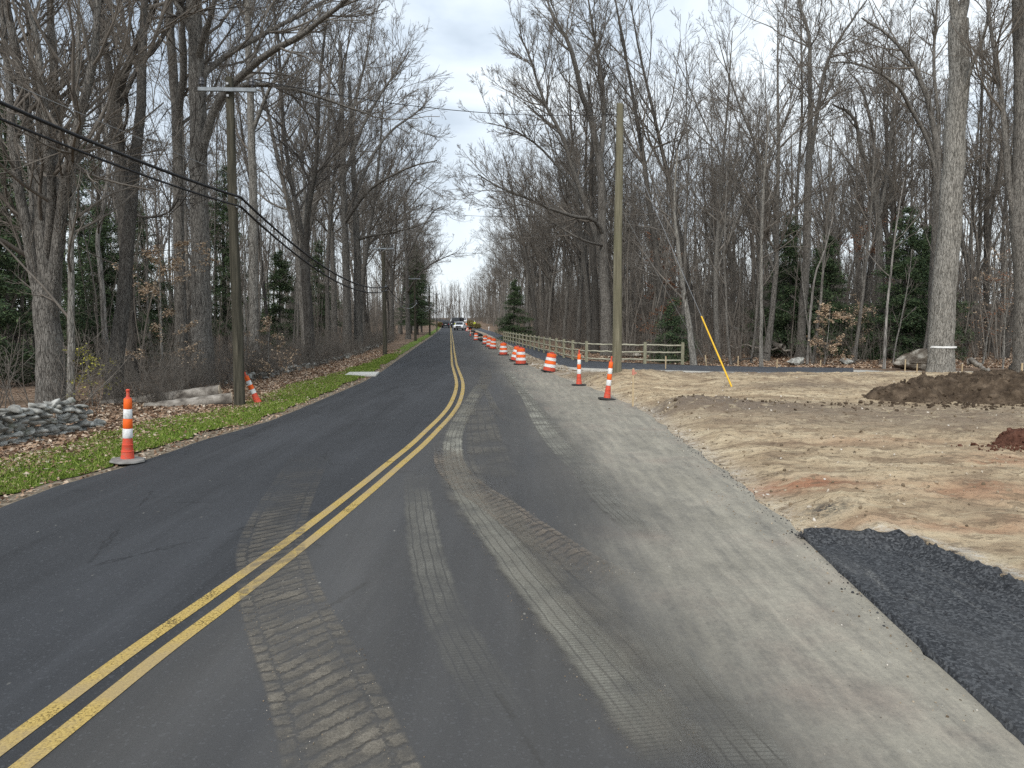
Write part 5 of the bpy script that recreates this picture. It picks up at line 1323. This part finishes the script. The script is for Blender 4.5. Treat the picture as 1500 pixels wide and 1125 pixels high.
for (xa0, ya0), (xb0, yb0) in zip(pp[:-1], pp[1:]):
    for hh in (.97, .62, .27):
        a = np.array([xa0 - pp[0][0], ya0 - pp[0][1], fz(xa0, ya0) + hh + r.normal(0, .012)]); b = np.array([xb0 - pp[0][0], yb0 - pp[0][1], fz(xb0, yb0) + hh + r.normal(0, .012)])
        t_ = np.linspace(0, 1, 9)[:, None]; pts = a * (1 - t_) + b * t_; pts[1:-1, 2] += r.normal(0, .008, 7) - .012
        rad = .042 * (1 - .25 * np.abs(np.linspace(-1, 1, 9)) ** 3)
        V, Q = tubes(pts[None], rad[None], 7, .04, 3); link('rail', mesh_quads('rail', V, Q), M['rail'], fo)

# poles and wires ---------------------------------------------------------
m = Mat('treated_pole', .85, .2); n_ = m.noise(1.6, 6, .6, m.coord((7, 7, .6))); c_ = m.ramp(n_, [(.3, (.10, .092, .062)), (.5, (.155, .142, .097)), (.72, (.25, .23, .165))])
c_ = m.mix(m.noise(.5, 3, .5, m.coord((.1, .1, 1.5))).step(.5, .62) * .25, c_, (.16, .16, .09)); m.color(c_); m.bump(n_, .4, .01); M['pole_new'] = m.m
m = Mat('old_pole', .9, .15); n_ = m.noise(1.6, 6, .6, m.coord((9, 9, .7))); c_ = m.ramp(n_, [(.3, (.03, .028, .022)), (.5, (.065, .060, .045)), (.72, (.125, .112, .085))]); m.color(c_); m.bump(n_, .6, .012); M['pole_old'] = m.m
M['wire'] = simple('black_cable', (.018, .018, .02), .6, .3)
M['steel'] = simple('galvanised_wire', (.30, .31, .32), .4, .5, .6)
M['ywire'] = simple('yellow_guard_plastic', (.78, .48, .03), .5, .4, 0, .06)
M['insul'] = simple('dark_porcelain', (.05, .05, .055), .3, .5)
def pole_shaft(o, h_, r0, r1, mat, lean=(0, 0)):
    z_ = np.linspace(-.3, h_, 20); pts = np.stack([lean[0] * z_ / h_ + .01 * np.sin(z_), lean[1] * z_ / h_ + 0 * z_, z_], -1)
    V, Q = tubes(pts[None], np.linspace(r0, r1, 20)[None], 18, .012, 2); link('shaft', mesh_quads('shaft', V, Q), M[mat], o)
    bm = bmesh.new(); bmesh.ops.create_cone(bm, cap_ends=True, segments=18, radius1=r1, radius2=r1 * .9, depth=.03, matrix=Matrix.Translation((lean[0], lean[1], h_ + .008))); bm_obj('pole_top', bm, M[mat], o)
PX, PY = G(903, 562)
zt = P(903, 153, PY)[2]
rp = thing('bare_utility_pole', 'tall bare greenish-brown wooden pole without crossarm on the right, at the road edge', 'utility pole', (PX, PY, 0))
pole_shaft(rp, zt, .165, .115, 'pole_new')
POLES = []
for k, (bx, by, tx, ty, Yp, cw, lb) in enumerate([(351, 598, 333, 115, 17.7, 1.32, 'nearest wooden utility pole with a pale crossarm, on the left verge by the logs'),
        (564, 522, 560, 357, 43.6, 1.25, 'second utility pole from the camera, where the cables sag to their lowest'),
        (608.5, 500, 606.5, 404, 75, 1.2, 'third utility pole from the camera, far down the left verge'),
        (629.5, 491, 628.5, 419, 108, 1.2, 'fourth utility pole, small, beside the dark evergreens'),
        (640, 486.5, 639.5, 429, 142, 1.2, 'fifth, farthest visible utility pole on the left')]):
    x_, _, _ = P(bx, by, Yp); z0 = float(verge_z(x_, Yp)); xt, _, zt_ = P(tx, ty, Yp)
    o = thing('utility_pole', lb, 'utility pole', (x_, Yp, z0), 0, 'utility poles along the left verge')
    h_ = zt_ - z0; pole_shaft(o, h_, .135, .092, 'pole_old', (0, 0))
    az = h_ - .30
    bm = bmesh.new(); box(bm, (0, -.155, az), (cw, .08, .085)); arm = bm_obj('crossarm', bm, M['galv'], o, False, .006)
    arm.rotation_euler = (0, 0, .06)
    for sx_ in (-1, 1):
        bm = lathe([(.02, az + .05), (.025, az + .1), (.065, az + .11), (.06, az + .16), (.04, az + .17), (.065, az + .18), (.055, az + .23), (.03, az + .27)], 12)
        q = bm_obj('insulator', bm, M['insul'], o); q.location = (sx_ * (cw / 2 - .09), -.155 + sx_ * .03, 0)
    for zb in (az + .15, az - .12):
        bm = bmesh.new(); box(bm, (0, -.125, zb), (.05, .02, .05)); bm_obj('bolt_plate', bm, M['steel'], o, False)
    ca = h_ * (0.645 if k == 0 else .62)
    bm = bmesh.new(); box(bm, (.14, -.06, ca), (.12, .10, .08)); box(bm, (.14, -.06, ca - .22), (.10, .07, .05)); bm_obj('cable_clamp', bm, M['galv'], o, False, .01)
    POLES.append((x_, Yp, z0, h_, ca, cw))
def wire(name, label, a, b, sag, r_, mat, cat='cable', n=40, group=None):
    a = np.array(a, float); b = np.array(b, float); t_ = np.linspace(0, 1, n)[:, None]
    p = a * (1 - t_) + b * t_; p[:, 2] -= sag * 4 * (t_ * (1 - t_))[:, 0]
    V, Q = tubes((p - a)[None], np.full((1, n), r_), 6); o = link(name, mesh_quads(name, V, Q), M[mat]); o.location = tuple(a); tag(o, label, cat, group); return o
def clampP(k, dz_=0): x_, y_, z0, h_, ca, cw = POLES[k]; return (x_ + .2, y_ - .06, z0 + ca + dz_)
near1 = P(-190, 62, 9.0); near2 = P(-190, 92, 9.0)
# cable span coming from behind the camera's left to the first pole, and on along the verge
wire('overhead_cable', 'thick black cable from the upper left edge to the first utility pole', near1, clampP(0, 0), .12, .030, 'wire')
wire('overhead_cable', 'thinner black cable below it from the left edge to the first utility pole', near2, clampP(0, -.22), .12, .021, 'wire')
wire('overhead_cable', 'thick black cable sagging between the first and second utility poles', clampP(0, 0), clampP(1, 0), .75, .030, 'wire')
wire('overhead_cable', 'thinner lower cable sagging between the first and second utility poles', clampP(0, -.22), clampP(1, -.22), .80, .028, 'wire')
for k in (1, 2, 3):
    nm = ['', 'second and third', 'third and fourth', 'fourth and fifth'][k]
    wire('overhead_cable', f'upper cable sagging between the {nm} utility poles', clampP(k, 0), clampP(k + 1, 0), .7, .028, 'wire')
    wire('overhead_cable', f'lower pale cable sagging between the {nm} utility poles', clampP(k, -.22), clampP(k + 1, -.22), .8, .024, 'steel')
wire('service_wire', 'thin grey wire drooping above the black cables at the upper left', P(-100, 70, 11), P(344, 258, 17.8), .05, .006, 'steel', 'wire')
x_, y_, z0, h_, ca, cw = POLES[0]
wire('road_crossing_wire', 'thin wire crossing high over the road to the top of the bare pole', (x_ + cw / 2 - .09, y_ - .1, z0 + h_ - .05), (PX, PY, zt - .3), .32, .010, 'wire', 'wire')
wire('road_crossing_wire', 'thin wire crossing over the road farther away, low above the treetop gap', P(596, 305, 82), P(800, 316, 70), .4, .018, 'wire', 'wire')
# guy wires
A1 = (*G(1075, 574), .02); top1 = P(909, 190, PY)
d = np.array(top1) - np.array(A1); q = np.array(P(1029, 469, A1[1] + (PY - A1[1]) * .27))
g0 = np.array(A1) + d * 0.0; gm = np.array(A1) + d * .27
guy = thing('guy_wire', 'guy wire with a yellow plastic guard running from the bare pole to the dirt', 'guy wire', A1)
bm = bmesh.new(); cyl_between(bm, (0, 0, 0), tuple(d), .008, 6); bm_obj('strand', bm, M['steel'], guy)
bm = bmesh.new(); cyl_between(bm, (0, 0, -.02), tuple(d * .268), .028, 12, .022); bm_obj('guard', bm, M['ywire'], guy)
bm = bmesh.new(); cyl_between(bm, (0, 0, -.15), tuple(d * -.01 + np.array([0, 0, .05])), .03, 10); box(bm, (0.02, -.03, .03), (.08, .05, .06)); bm_obj('anchor', bm, M['galv'], guy)
A2 = (*G(1045, 552), .02); d2 = np.array(P(907, 300, PY)) - np.array(A2)
g2 = thing('guy_wire', 'thinner bare guy wire left of the yellow-guarded one', 'guy wire', A2)
bm = bmesh.new(); cyl_between(bm, (0, 0, 0), tuple(d2), .007, 6); bm_obj('strand', bm, M['steel'], g2)
bm = bmesh.new(); cyl_between(bm, (0, 0, -.15), (0, 0, .08), .03, 10); bm_obj('anchor', bm, M['galv'], g2)
# white band on the big tree
xb, yb, zb = P(1380, 508, YH)
bm = bmesh.new(); bmesh.ops.create_cone(bm, cap_ends=False, segments=24, radius1=.488, radius2=.485, depth=.07)
o = bm_obj('tree_band', bm, M['white_sheet'], None); o.location = (xb, yb, zb); tag(o, 'white tape tied round the big pale trunk', 'tape')
# slab on the verge
bx, by = G(531, 551)
bm = bmesh.new(); box(bm, (0, 0, 0), (1.15, 1.5, .08)); o = bm_obj('concrete_slab', bm, simple('pale_concrete', (.55, .54, .50), .9), None, False, .01); o.location = (bx, by, .075); o.rotation_euler = (0, 0, .1); tag(o, 'pale flat concrete slab set in the grass verge', 'slab')

# ------------------------------------------------------------------ distant road works
M['white_paint'] = simple('white_car_paint', (.75, .77, .79), .3, .5, 0, .05)
M['dark_paint'] = simple('dark_car_paint', (.02, .023, .03), .55, .3)
M['glass'] = simple('dark_glass', (.03, .035, .04), .6, .2)
M['chrome'] = simple('dull_chrome', (.4, .4, .4), .3, .5, .8)
M['lamp'] = simple('headlamp_lens', (.8, .8, .78), .2, .6)
M['taillamp'] = simple('tail_lamp_red', (.4, .02, .015), .3, .5)
M['yellow_steel'] = simple('yellow_machine_paint', (.55, .36, .03), .5, .4)
def prism(bm, prof, w0, w1=None):
    """prof: (y,z) outline; extruded over x from -w/2..w/2"""
    n_ = len(prof); A = [bm.verts.new((-w0 / 2 * (1 if len(p) < 3 else p[2]), p[0], p[1])) for p in prof]; B = [bm.verts.new((w0 / 2 * (1 if len(p) < 3 else p[2]), p[0], p[1])) for p in prof]
    bm.faces.new(A); bm.faces.new(B[::-1])
    for k in range(n_): bm.faces.new((A[k], B[k], B[(k + 1) % n_], A[(k + 1) % n_]))
def wheels(o, w, ys_, r_=.38):
    for s1 in (-1, 1):
        for yy_ in ys_:
            bm = bmesh.new(); bmesh.ops.create_cone(bm, cap_ends=True, segments=20, radius1=r_, radius2=r_, depth=.25, matrix=Matrix.Rotation(math.pi / 2, 4, 'Y')); q = bm_obj('wheel', bm, M['rubber'], o, True, .03); q.location = (s1 * (w / 2 - .12), yy_, r_)
            bm = bmesh.new(); bmesh.ops.create_cone(bm, cap_ends=True, segments=14, radius1=r_ * .55, radius2=r_ * .5, depth=.27, matrix=Matrix.Rotation(math.pi / 2, 4, 'Y')); bm_obj('rim', bm, M['chrome'], q)
# pickup, front toward camera (front at -y)
vx, vy = G(674, 484.2); vz = float(base_z(vx, vy)) + .03
pk = thing('white_pickup', 'white pickup truck facing the camera in the right lane', 'truck', (vx, vy, vz), -.08)
bm = bmesh.new(); prism(bm, [(-2.7, .45), (-2.75, .95), (-2.55, 1.12), (-1.35, 1.22), (-.75, 1.28), (2.8, 1.28), (2.85, .5)], 1.98); bm_obj('body', bm, M['white_paint'], pk, True, .05)
bm = bmesh.new(); prism(bm, [(-1.35, 1.20), (-.62, 1.80, .84), (-.3, 1.88, .82), (.7, 1.86, .82), (.95, 1.25)], 1.86); bm_obj('cab', bm, M['white_paint'], pk, True, .04)
bm = bmesh.new(); vs_ = [bm.verts.new(v) for v in ((-.80, -1.30, 1.27), (.80, -1.30, 1.27), (.70, -.66, 1.79), (-.70, -.66, 1.79))]; bm.faces.new(vs_); bm_obj('windshield', bm, M['glass'], pk, False).location = (0, -.035, .01)
bm = bmesh.new(); box(bm, (0, -2.74, .86), (1.15, .08, .30)); bm_obj('grille', bm, M['rubber'], pk, False, .03)
bm = bmesh.new(); box(bm, (0, -2.78, .55), (1.9, .15, .22)); bm_obj('bumper', bm, M['rubber'], pk, False, .03)
for s1 in (-1, 1):
    bm = bmesh.new(); box(bm, (s1 * .80, -2.72, .90), (.30, .1, .2)); bm_obj('headlight', bm, M['lamp'], pk, False, .02)
    bm = bmesh.new(); box(bm, (s1 * 1.1, -1.15, 1.3), (.22, .1, .22)); bm_obj('side_mirror', bm, M['rubber'], pk, False, .02)
wheels(pk, 1.98, (-1.8, 1.8))
# dark suv, rear toward the camera
vx, vy = G(653, 481.7); vz = float(base_z(vx, vy)) + .03
sv = thing('dark_suv', 'dark SUV driving away in the left lane beyond the white pickup', 'car', (vx, vy, vz), .08)
bm = bmesh.new(); prism(bm, [(-2.3, .4), (-2.35, 1.0), (-2.2, 1.08), (2.0, 1.02), (2.3, .85), (2.3, .4)], 1.88); bm_obj('body', bm, M['dark_paint'], sv, True, .06)
bm = bmesh.new(); prism(bm, [(-2.25, 1.05), (-1.95, 1.62, .82), (-1.6, 1.70, .8), (.2, 1.70, .8), (1.1, 1.03)], 1.78); bm_obj('cabin', bm, M['dark_paint'], sv, True, .05)
bm = bmesh.new(); vs_ = [bm.verts.new(v) for v in ((-.7, -2.22, 1.15), (.7, -2.22, 1.15), (.6, -2.0, 1.58), (-.6, -2.0, 1.58))]; bm.faces.new(vs_); bm_obj('rear_window', bm, M['glass'], sv, False).location = (0, -.03, .01)
for s1 in (-1, 1):
    bm = bmesh.new(); box(bm, (s1 * .82, -2.34, .95), (.16, .08, .22)); bm_obj('tail_light', bm, M['taillamp'], sv, False, .01)
bm = bmesh.new(); box(bm, (0, -2.37, .55), (1.8, .12, .2)); bm_obj('bumper', bm, M['rubber'], sv, False, .03)
bm = bmesh.new(); box(bm, (0, -2.36, .85), (.45, .02, .14)); bm_obj('number_plate', bm, M['white_sheet'], sv, False)
wheels(sv, 1.88, (-1.4, 1.4), .35)
# dump truck behind the pickup
vx, vy = G(672, 482.5); vy += 14; vx = (669.5 - 750) / F * vy; vz = float(base_z(vx, vy)) + .03
dt = thing('dump_truck', 'dark dump truck standing behind the white pickup', 'truck', (vx, vy, vz), -.08)
bm = bmesh.new(); box(bm, (0, 1.5, .75), (.9, 7.5, .3)); bm_obj('chassis', bm, M['rubber'], dt, False, .02)
bm = bmesh.new(); prism(bm, [(-.6, 1.0), (-.9, 2.65), (5, 2.65), (5, 1.0)], 2.4); bm_obj('dump_body', bm, M['dark_paint'], dt, False, .04)
bm = bmesh.new(); prism(bm, [(-3.6, .7), (-3.6, 1.55), (-2.5, 1.7), (-2.2, 2.5, .9), (-.95, 2.55, .9), (-.95, .7)], 2.2); bm_obj('cab', bm, M['dark_paint'], dt, True, .04)
bm = bmesh.new(); vs_ = [bm.verts.new(v) for v in ((-.85, -2.5, 1.78), (.85, -2.5, 1.78), (.82, -2.26, 2.42), (-.82, -2.26, 2.42))]; bm.faces.new(vs_); bm_obj('windshield', bm, M['glass'], dt, False).location = (0, -.04, .01)
for s1 in (-1, 1):
    bm = bmesh.new(); box(bm, (s1 * .8, -3.62, 1.05), (.25, .06, .2)); bm_obj('headlight', bm, M['lamp'], dt, False, .01)
wheels(dt, 2.3, (-2.7, 2.4, 3.7), .5)
# far white vans on the crest
for k, (px_, py_, lab) in enumerate(((664.5, 472, 'left one of two small white vans at the far crest of the road'), (681, 472.2, 'right one of two small white vans at the far crest of the road'))):
    Yv = 262 + 6 * k; x_ = (px_ - 750) / F * Yv; z_ = float(base_z(x_, Yv)) + .02
    v = thing('white_van', lab, 'van', (x_, Yv, z_), 0, 'white vans on the far crest'); v.scale = (.8, .8, .62)
    bm = bmesh.new(); prism(bm, [(-2.6, .4), (-2.6, 1.15), (-1.9, 1.3), (-1.2, 2.25, .9), (2.6, 2.3, .9), (2.7, .4)], 2.1); bm_obj('body', bm, M['white_paint'], v, True, .06)
    bm = bmesh.new(); vs_ = [bm.verts.new(q) for q in ((-.85, -1.86, 1.38), (.85, -1.86, 1.38), (.8, -1.28, 2.15), (-.8, -1.28, 2.15))]; bm.faces.new(vs_); bm_obj('windshield', bm, M['glass'], v, False).location = (0, -.05, .02)
    wheels(v, 2.1, (-1.7, 1.7), .36)
# black sheeting heaps between barrels
def heap(label, px, py, s_, seed):
    x_, y_ = G(px, py); me = rock_mesh(seed, s_, 3, .9, 'black_sheeting', .9); o = link('black_sheeting', me, M['black_plastic'], smooth=False)
    o.location = (x_, y_, float(base_z(x_, y_)) + s_[2] * .6); return tag(o, label, 'plastic sheeting', 'heaps of black sheeting at the road edge')
heap('box-like black sheeting between the far single barrel and the cluster of three', 705, 500.5, (.42, .5, .33), 701)
heap('black sheeting heap right behind the far single barrel', 700, 493.5, (.95, .6, .42), 702)
heap('black sheeting heap by the far small cone', 693, 487, (.75, .6, .4), 703)
heap('black sheeting heap beside the white pickup', 687.5, 482.5, (.8, .9, .5), 704)
heap('farthest black heap right of the dump truck', 683, 478.5, (1.2, 1.6, .9), 705)
# yellow excavator-like machine / bushes near the crest: yellowish shrubs
for k, (px_, Yv, s_) in enumerate(((693, 195, 1.0), (699, 185, .9), (689, 215, 1.1), (646, 200, .9))):
    x_ = (px_ - 750) / F * Yv; rr_ = np.random.default_rng(800 + k); N_ = 1500
    c = rr_.normal(0, 1, (N_, 3)); c = nrm(c) * (rr_.random((N_, 1)) ** .4) * np.array([1.2, 1.0, .8]) * s_ + np.array([0, 0, .8 * s_])
    V, Q = leaf_quads(c, .22, rr_, .2, .7)
    o = thing('yellow_shrub', ['largest yellowish shrub at the far right of the road behind the worker', 'yellowish shrub just right of the worker in the vest', 'yellowish shrub farthest up the right side', 'yellow-brown shrub at the far left roadside by the dark SUV'][k], 'shrub', (x_, Yv, float(base_z(x_, Yv))), 0, 'yellowish shrubs near the crest')
    link('foliage', mesh_quads('foliage', V, Q), leafmat('shrub_leaf', [(0, (.10, .08, .035)), (1, (.27, .22, .09))]), o, smooth=False)
    bm = bmesh.new(); cyl_between(bm, (0, 0, -.1), (0, 0, s_), .05, 6, .02); cyl_between(bm, (0, 0, .2), (.5 * s_, .1, s_ * 1.2), .03, 5, .01); cyl_between(bm, (0, 0, .2), (-.5 * s_, .1, s_ * 1.2), .03, 5, .01); bm_obj('stem', bm, M['bark'], o)
# small white marker
bx, by = G(716, 484); bm = bmesh.new(); cyl_between(bm, (0, 0, -.1), (0, 0, .7), .05, 8); box(bm, (0, -.04, .72), (.25, .05, .28)); o = bm_obj('marker_post', bm, M['white_sheet'], None, False); o.location = (bx, by, float(ground_z(bx, by)) + .0); tag(o, 'small white marker post at the wood edge right of the path', 'marker post')

# people ------------------------------------------------------------------
M['skin'] = simple('skin', (.42, .26, .19), .6); M['hivis'] = simple('hi_vis_yellow_vest', (.62, .72, .06), .6); M['trousers'] = simple('dark_trousers', (.03, .035, .05), .85)
M['hivis_orange'] = simple('hi_vis_orange_vest', (.85, .16, .02), .6); M['helmet'] = simple('white_hard_hat', (.8, .8, .76), .35); M['hair'] = simple('brown_hair', (.06, .04, .025), .8)
def skinned(name, joints, edges, mat, parent, levels=1):
    me = bpy.data.meshes.new(name); me.from_pydata([j[0] for j in joints], edges, []); o = link(name, me, mat, parent, smooth=False)
    md = o.modifiers.new('skin', 'SKIN'); md.use_smooth_shade = True
    for k, j in enumerate(joints): me.skin_vertices[0].data[k].radius = (j[1], j[2] if len(j) > 2 else j[1])
    me.skin_vertices[0].data[0].use_root = True
    s_ = o.modifiers.new('sub', 'SUBSURF'); s_.levels = levels; s_.render_levels = levels
    dg = bpy.context.evaluated_depsgraph_get(); ev_ = o.evaluated_get(dg); m2 = bpy.data.meshes.new_from_object(ev_)
    o.modifiers.clear(); o.data = m2; return o
def person(label, x_, y_, z_, rz, vest, step=.12, arms='down', helmet=True, group='road workers'):
    o = thing('person', label, 'person', (x_, y_, z_), rz, group)
    J = []; Ed = []
    def j(p, r_, r2=None): J.append((p, r_, r2 or r_)); return len(J) - 1
    pel = j((0, 0, .95), .13, .10); bel = j((0, 0, 1.10), .12, .09); ch = j((0, 0, 1.32), .15, .10); nk0 = j((0, 0, 1.47), .07); nk = j((0, -.01, 1.53), .055); hd = j((0, -.02, 1.60), .085, .09); hd2 = j((0, -.02, 1.68), .098, .10); hd3 = j((0, -.01, 1.75), .075)
    Ed += [(pel, bel), (bel, ch), (ch, nk0), (nk0, nk), (nk, hd), (hd, hd2), (hd2, hd3)]
    nose = j((0, -.125, 1.655), .014); Ed.append((hd2, nose))
    for s1 in (-1, 1):
        hp = j((s1 * .09, 0, .90), .09); kn = j((s1 * .10, -.03 - step * .3 * s1, .50), .060); an = j((s1 * .11, step * .6 * -s1, .09), .040); toe = j((s1 * .12, step * .6 * -s1 - .16, .03), .035)
        Ed += [(pel, hp), (hp, kn), (kn, an), (an, toe)]
        sh = j((s1 * .19, 0, 1.41), .062); Ed.append((ch, sh))
        if arms == 'down' or s1 < 0: el = j((s1 * .25, .03, 1.14), .043); wr = j((s1 * .26, -.06, .90), .028); pd = (0, -.02, -1)
        else: el = j((s1 * .28, -.10, 1.16), .043); wr = j((s1 * .18, -.32, 1.20), .028); pd = (-.2, -1, 0)
        Ed += [(sh, el), (el, wr)]
        pdv = Vector(pd).normalized(); w_ = Vector(J[wr][0]); palm = j(tuple(w_ + pdv * .06), .030, .016); Ed.append((wr, palm))
        for f_ in range(4):
            t1 = j(tuple(w_ + pdv * (.12 + .01 * (f_ % 2)) + Vector((0, (f_ - 1.5) * .02, 0))), .009); t2 = j(tuple(w_ + pdv * (.165 + .01 * (f_ in (1, 2))) + Vector((-s1 * .012, (f_ - 1.5) * .021, 0))), .007); Ed += [(palm, t1), (t1, t2)]
        th = j(tuple(w_ + pdv * .07 + Vector((-s1 * .03, -.035, 0))), .010); Ed.append((palm, th))
    skinned('body', J, Ed, M['skin'], o)
    T_ = []; TE = []
    def jt(p, a, b): T_.append((p, a, b)); return len(T_) - 1
    a = jt((0, 0, .93), .15, .115); b = jt((0, 0, 1.12), .145, .11); c = jt((0, 0, 1.34), .17, .12); d_ = jt((0, 0, 1.46), .085, .08); TE += [(a, b), (b, c), (c, d_)]
    for s1 in (-1, 1):
        sh = jt((s1 * .20, 0, 1.41), .075, .075); TE.append((c, sh))
        if arms == 'down' or s1 < 0: el = jt((s1 * .25, .03, 1.15), .056, .056); wr = jt((s1 * .26, -.05, .94), .042, .042)
        else: el = jt((s1 * .28, -.10, 1.17), .056, .056); wr = jt((s1 * .19, -.28, 1.20), .042, .042)
        TE += [(sh, el), (el, wr)]
    skinned('vest', T_, TE, M[vest], o)
    T_ = []; TE = []
    a = jt((0, 0, .96), .145, .112)
    for s1 in (-1, 1):
        hp = jt((s1 * .09, 0, .88), .10, .10); kn = jt((s1 * .10, -.03 - step * .3 * s1, .50), .075, .075); an = jt((s1 * .11, step * .6 * -s1, .10), .06, .06); TE += [(a, hp), (hp, kn), (kn, an)]
    skinned('trousers', T_, TE, M['trousers'], o)
    for s1 in (-1, 1):
        bm = bmesh.new(); bmesh.ops.create_uvsphere(bm, u_segments=10, v_segments=6, radius=1, matrix=Matrix.Translation((s1 * .115, step * .6 * -s1 - .06, .045)) @ Matrix.Diagonal((.055, .15, .055, 1))); bm_obj('boot', bm, M['rubber'], o)
        bm = bmesh.new(); bmesh.ops.create_uvsphere(bm, u_segments=8, v_segments=6, radius=.012, matrix=Matrix.Translation((s1 * .035, -.108, 1.69))); bm_obj('eye', bm, M['rubber'], o)
    if helmet:
        bm = lathe([(.145, 1.715), (.135, 1.725), (.118, 1.74), (.112, 1.79), (.085, 1.835), (.03, 1.855)], 16); bm_obj('hard_hat', bm, M['helmet'], o).location = (0, -.015, 0)
    else:
        bm = lathe([(.10, 1.68), (.108, 1.74), (.09, 1.79), (.03, 1.815)], 14); bm_obj('hair', bm, M['hair'], o).location = (0, .01, 0)
    return o
bx, by = G(695.3, 482); person('standing worker in a yellow vest and dark trousers on the path right of the trucks', bx, by, float(base_z(bx, by)) + .07, .3, 'hivis', arms='out')
for px_, Yv, vs_, lb in ((667.0, 171, 'hivis', 'worker in a yellow vest standing at the left of the dump truck'), (683.2, 166, 'hivis_orange', 'worker in an orange vest standing right of the white pickup')):
    x_ = (px_ - 750) / F * Yv; person(lb, x_, Yv, float(base_z(x_, Yv)) + .035, rng.uniform(-1, 1), vs_)
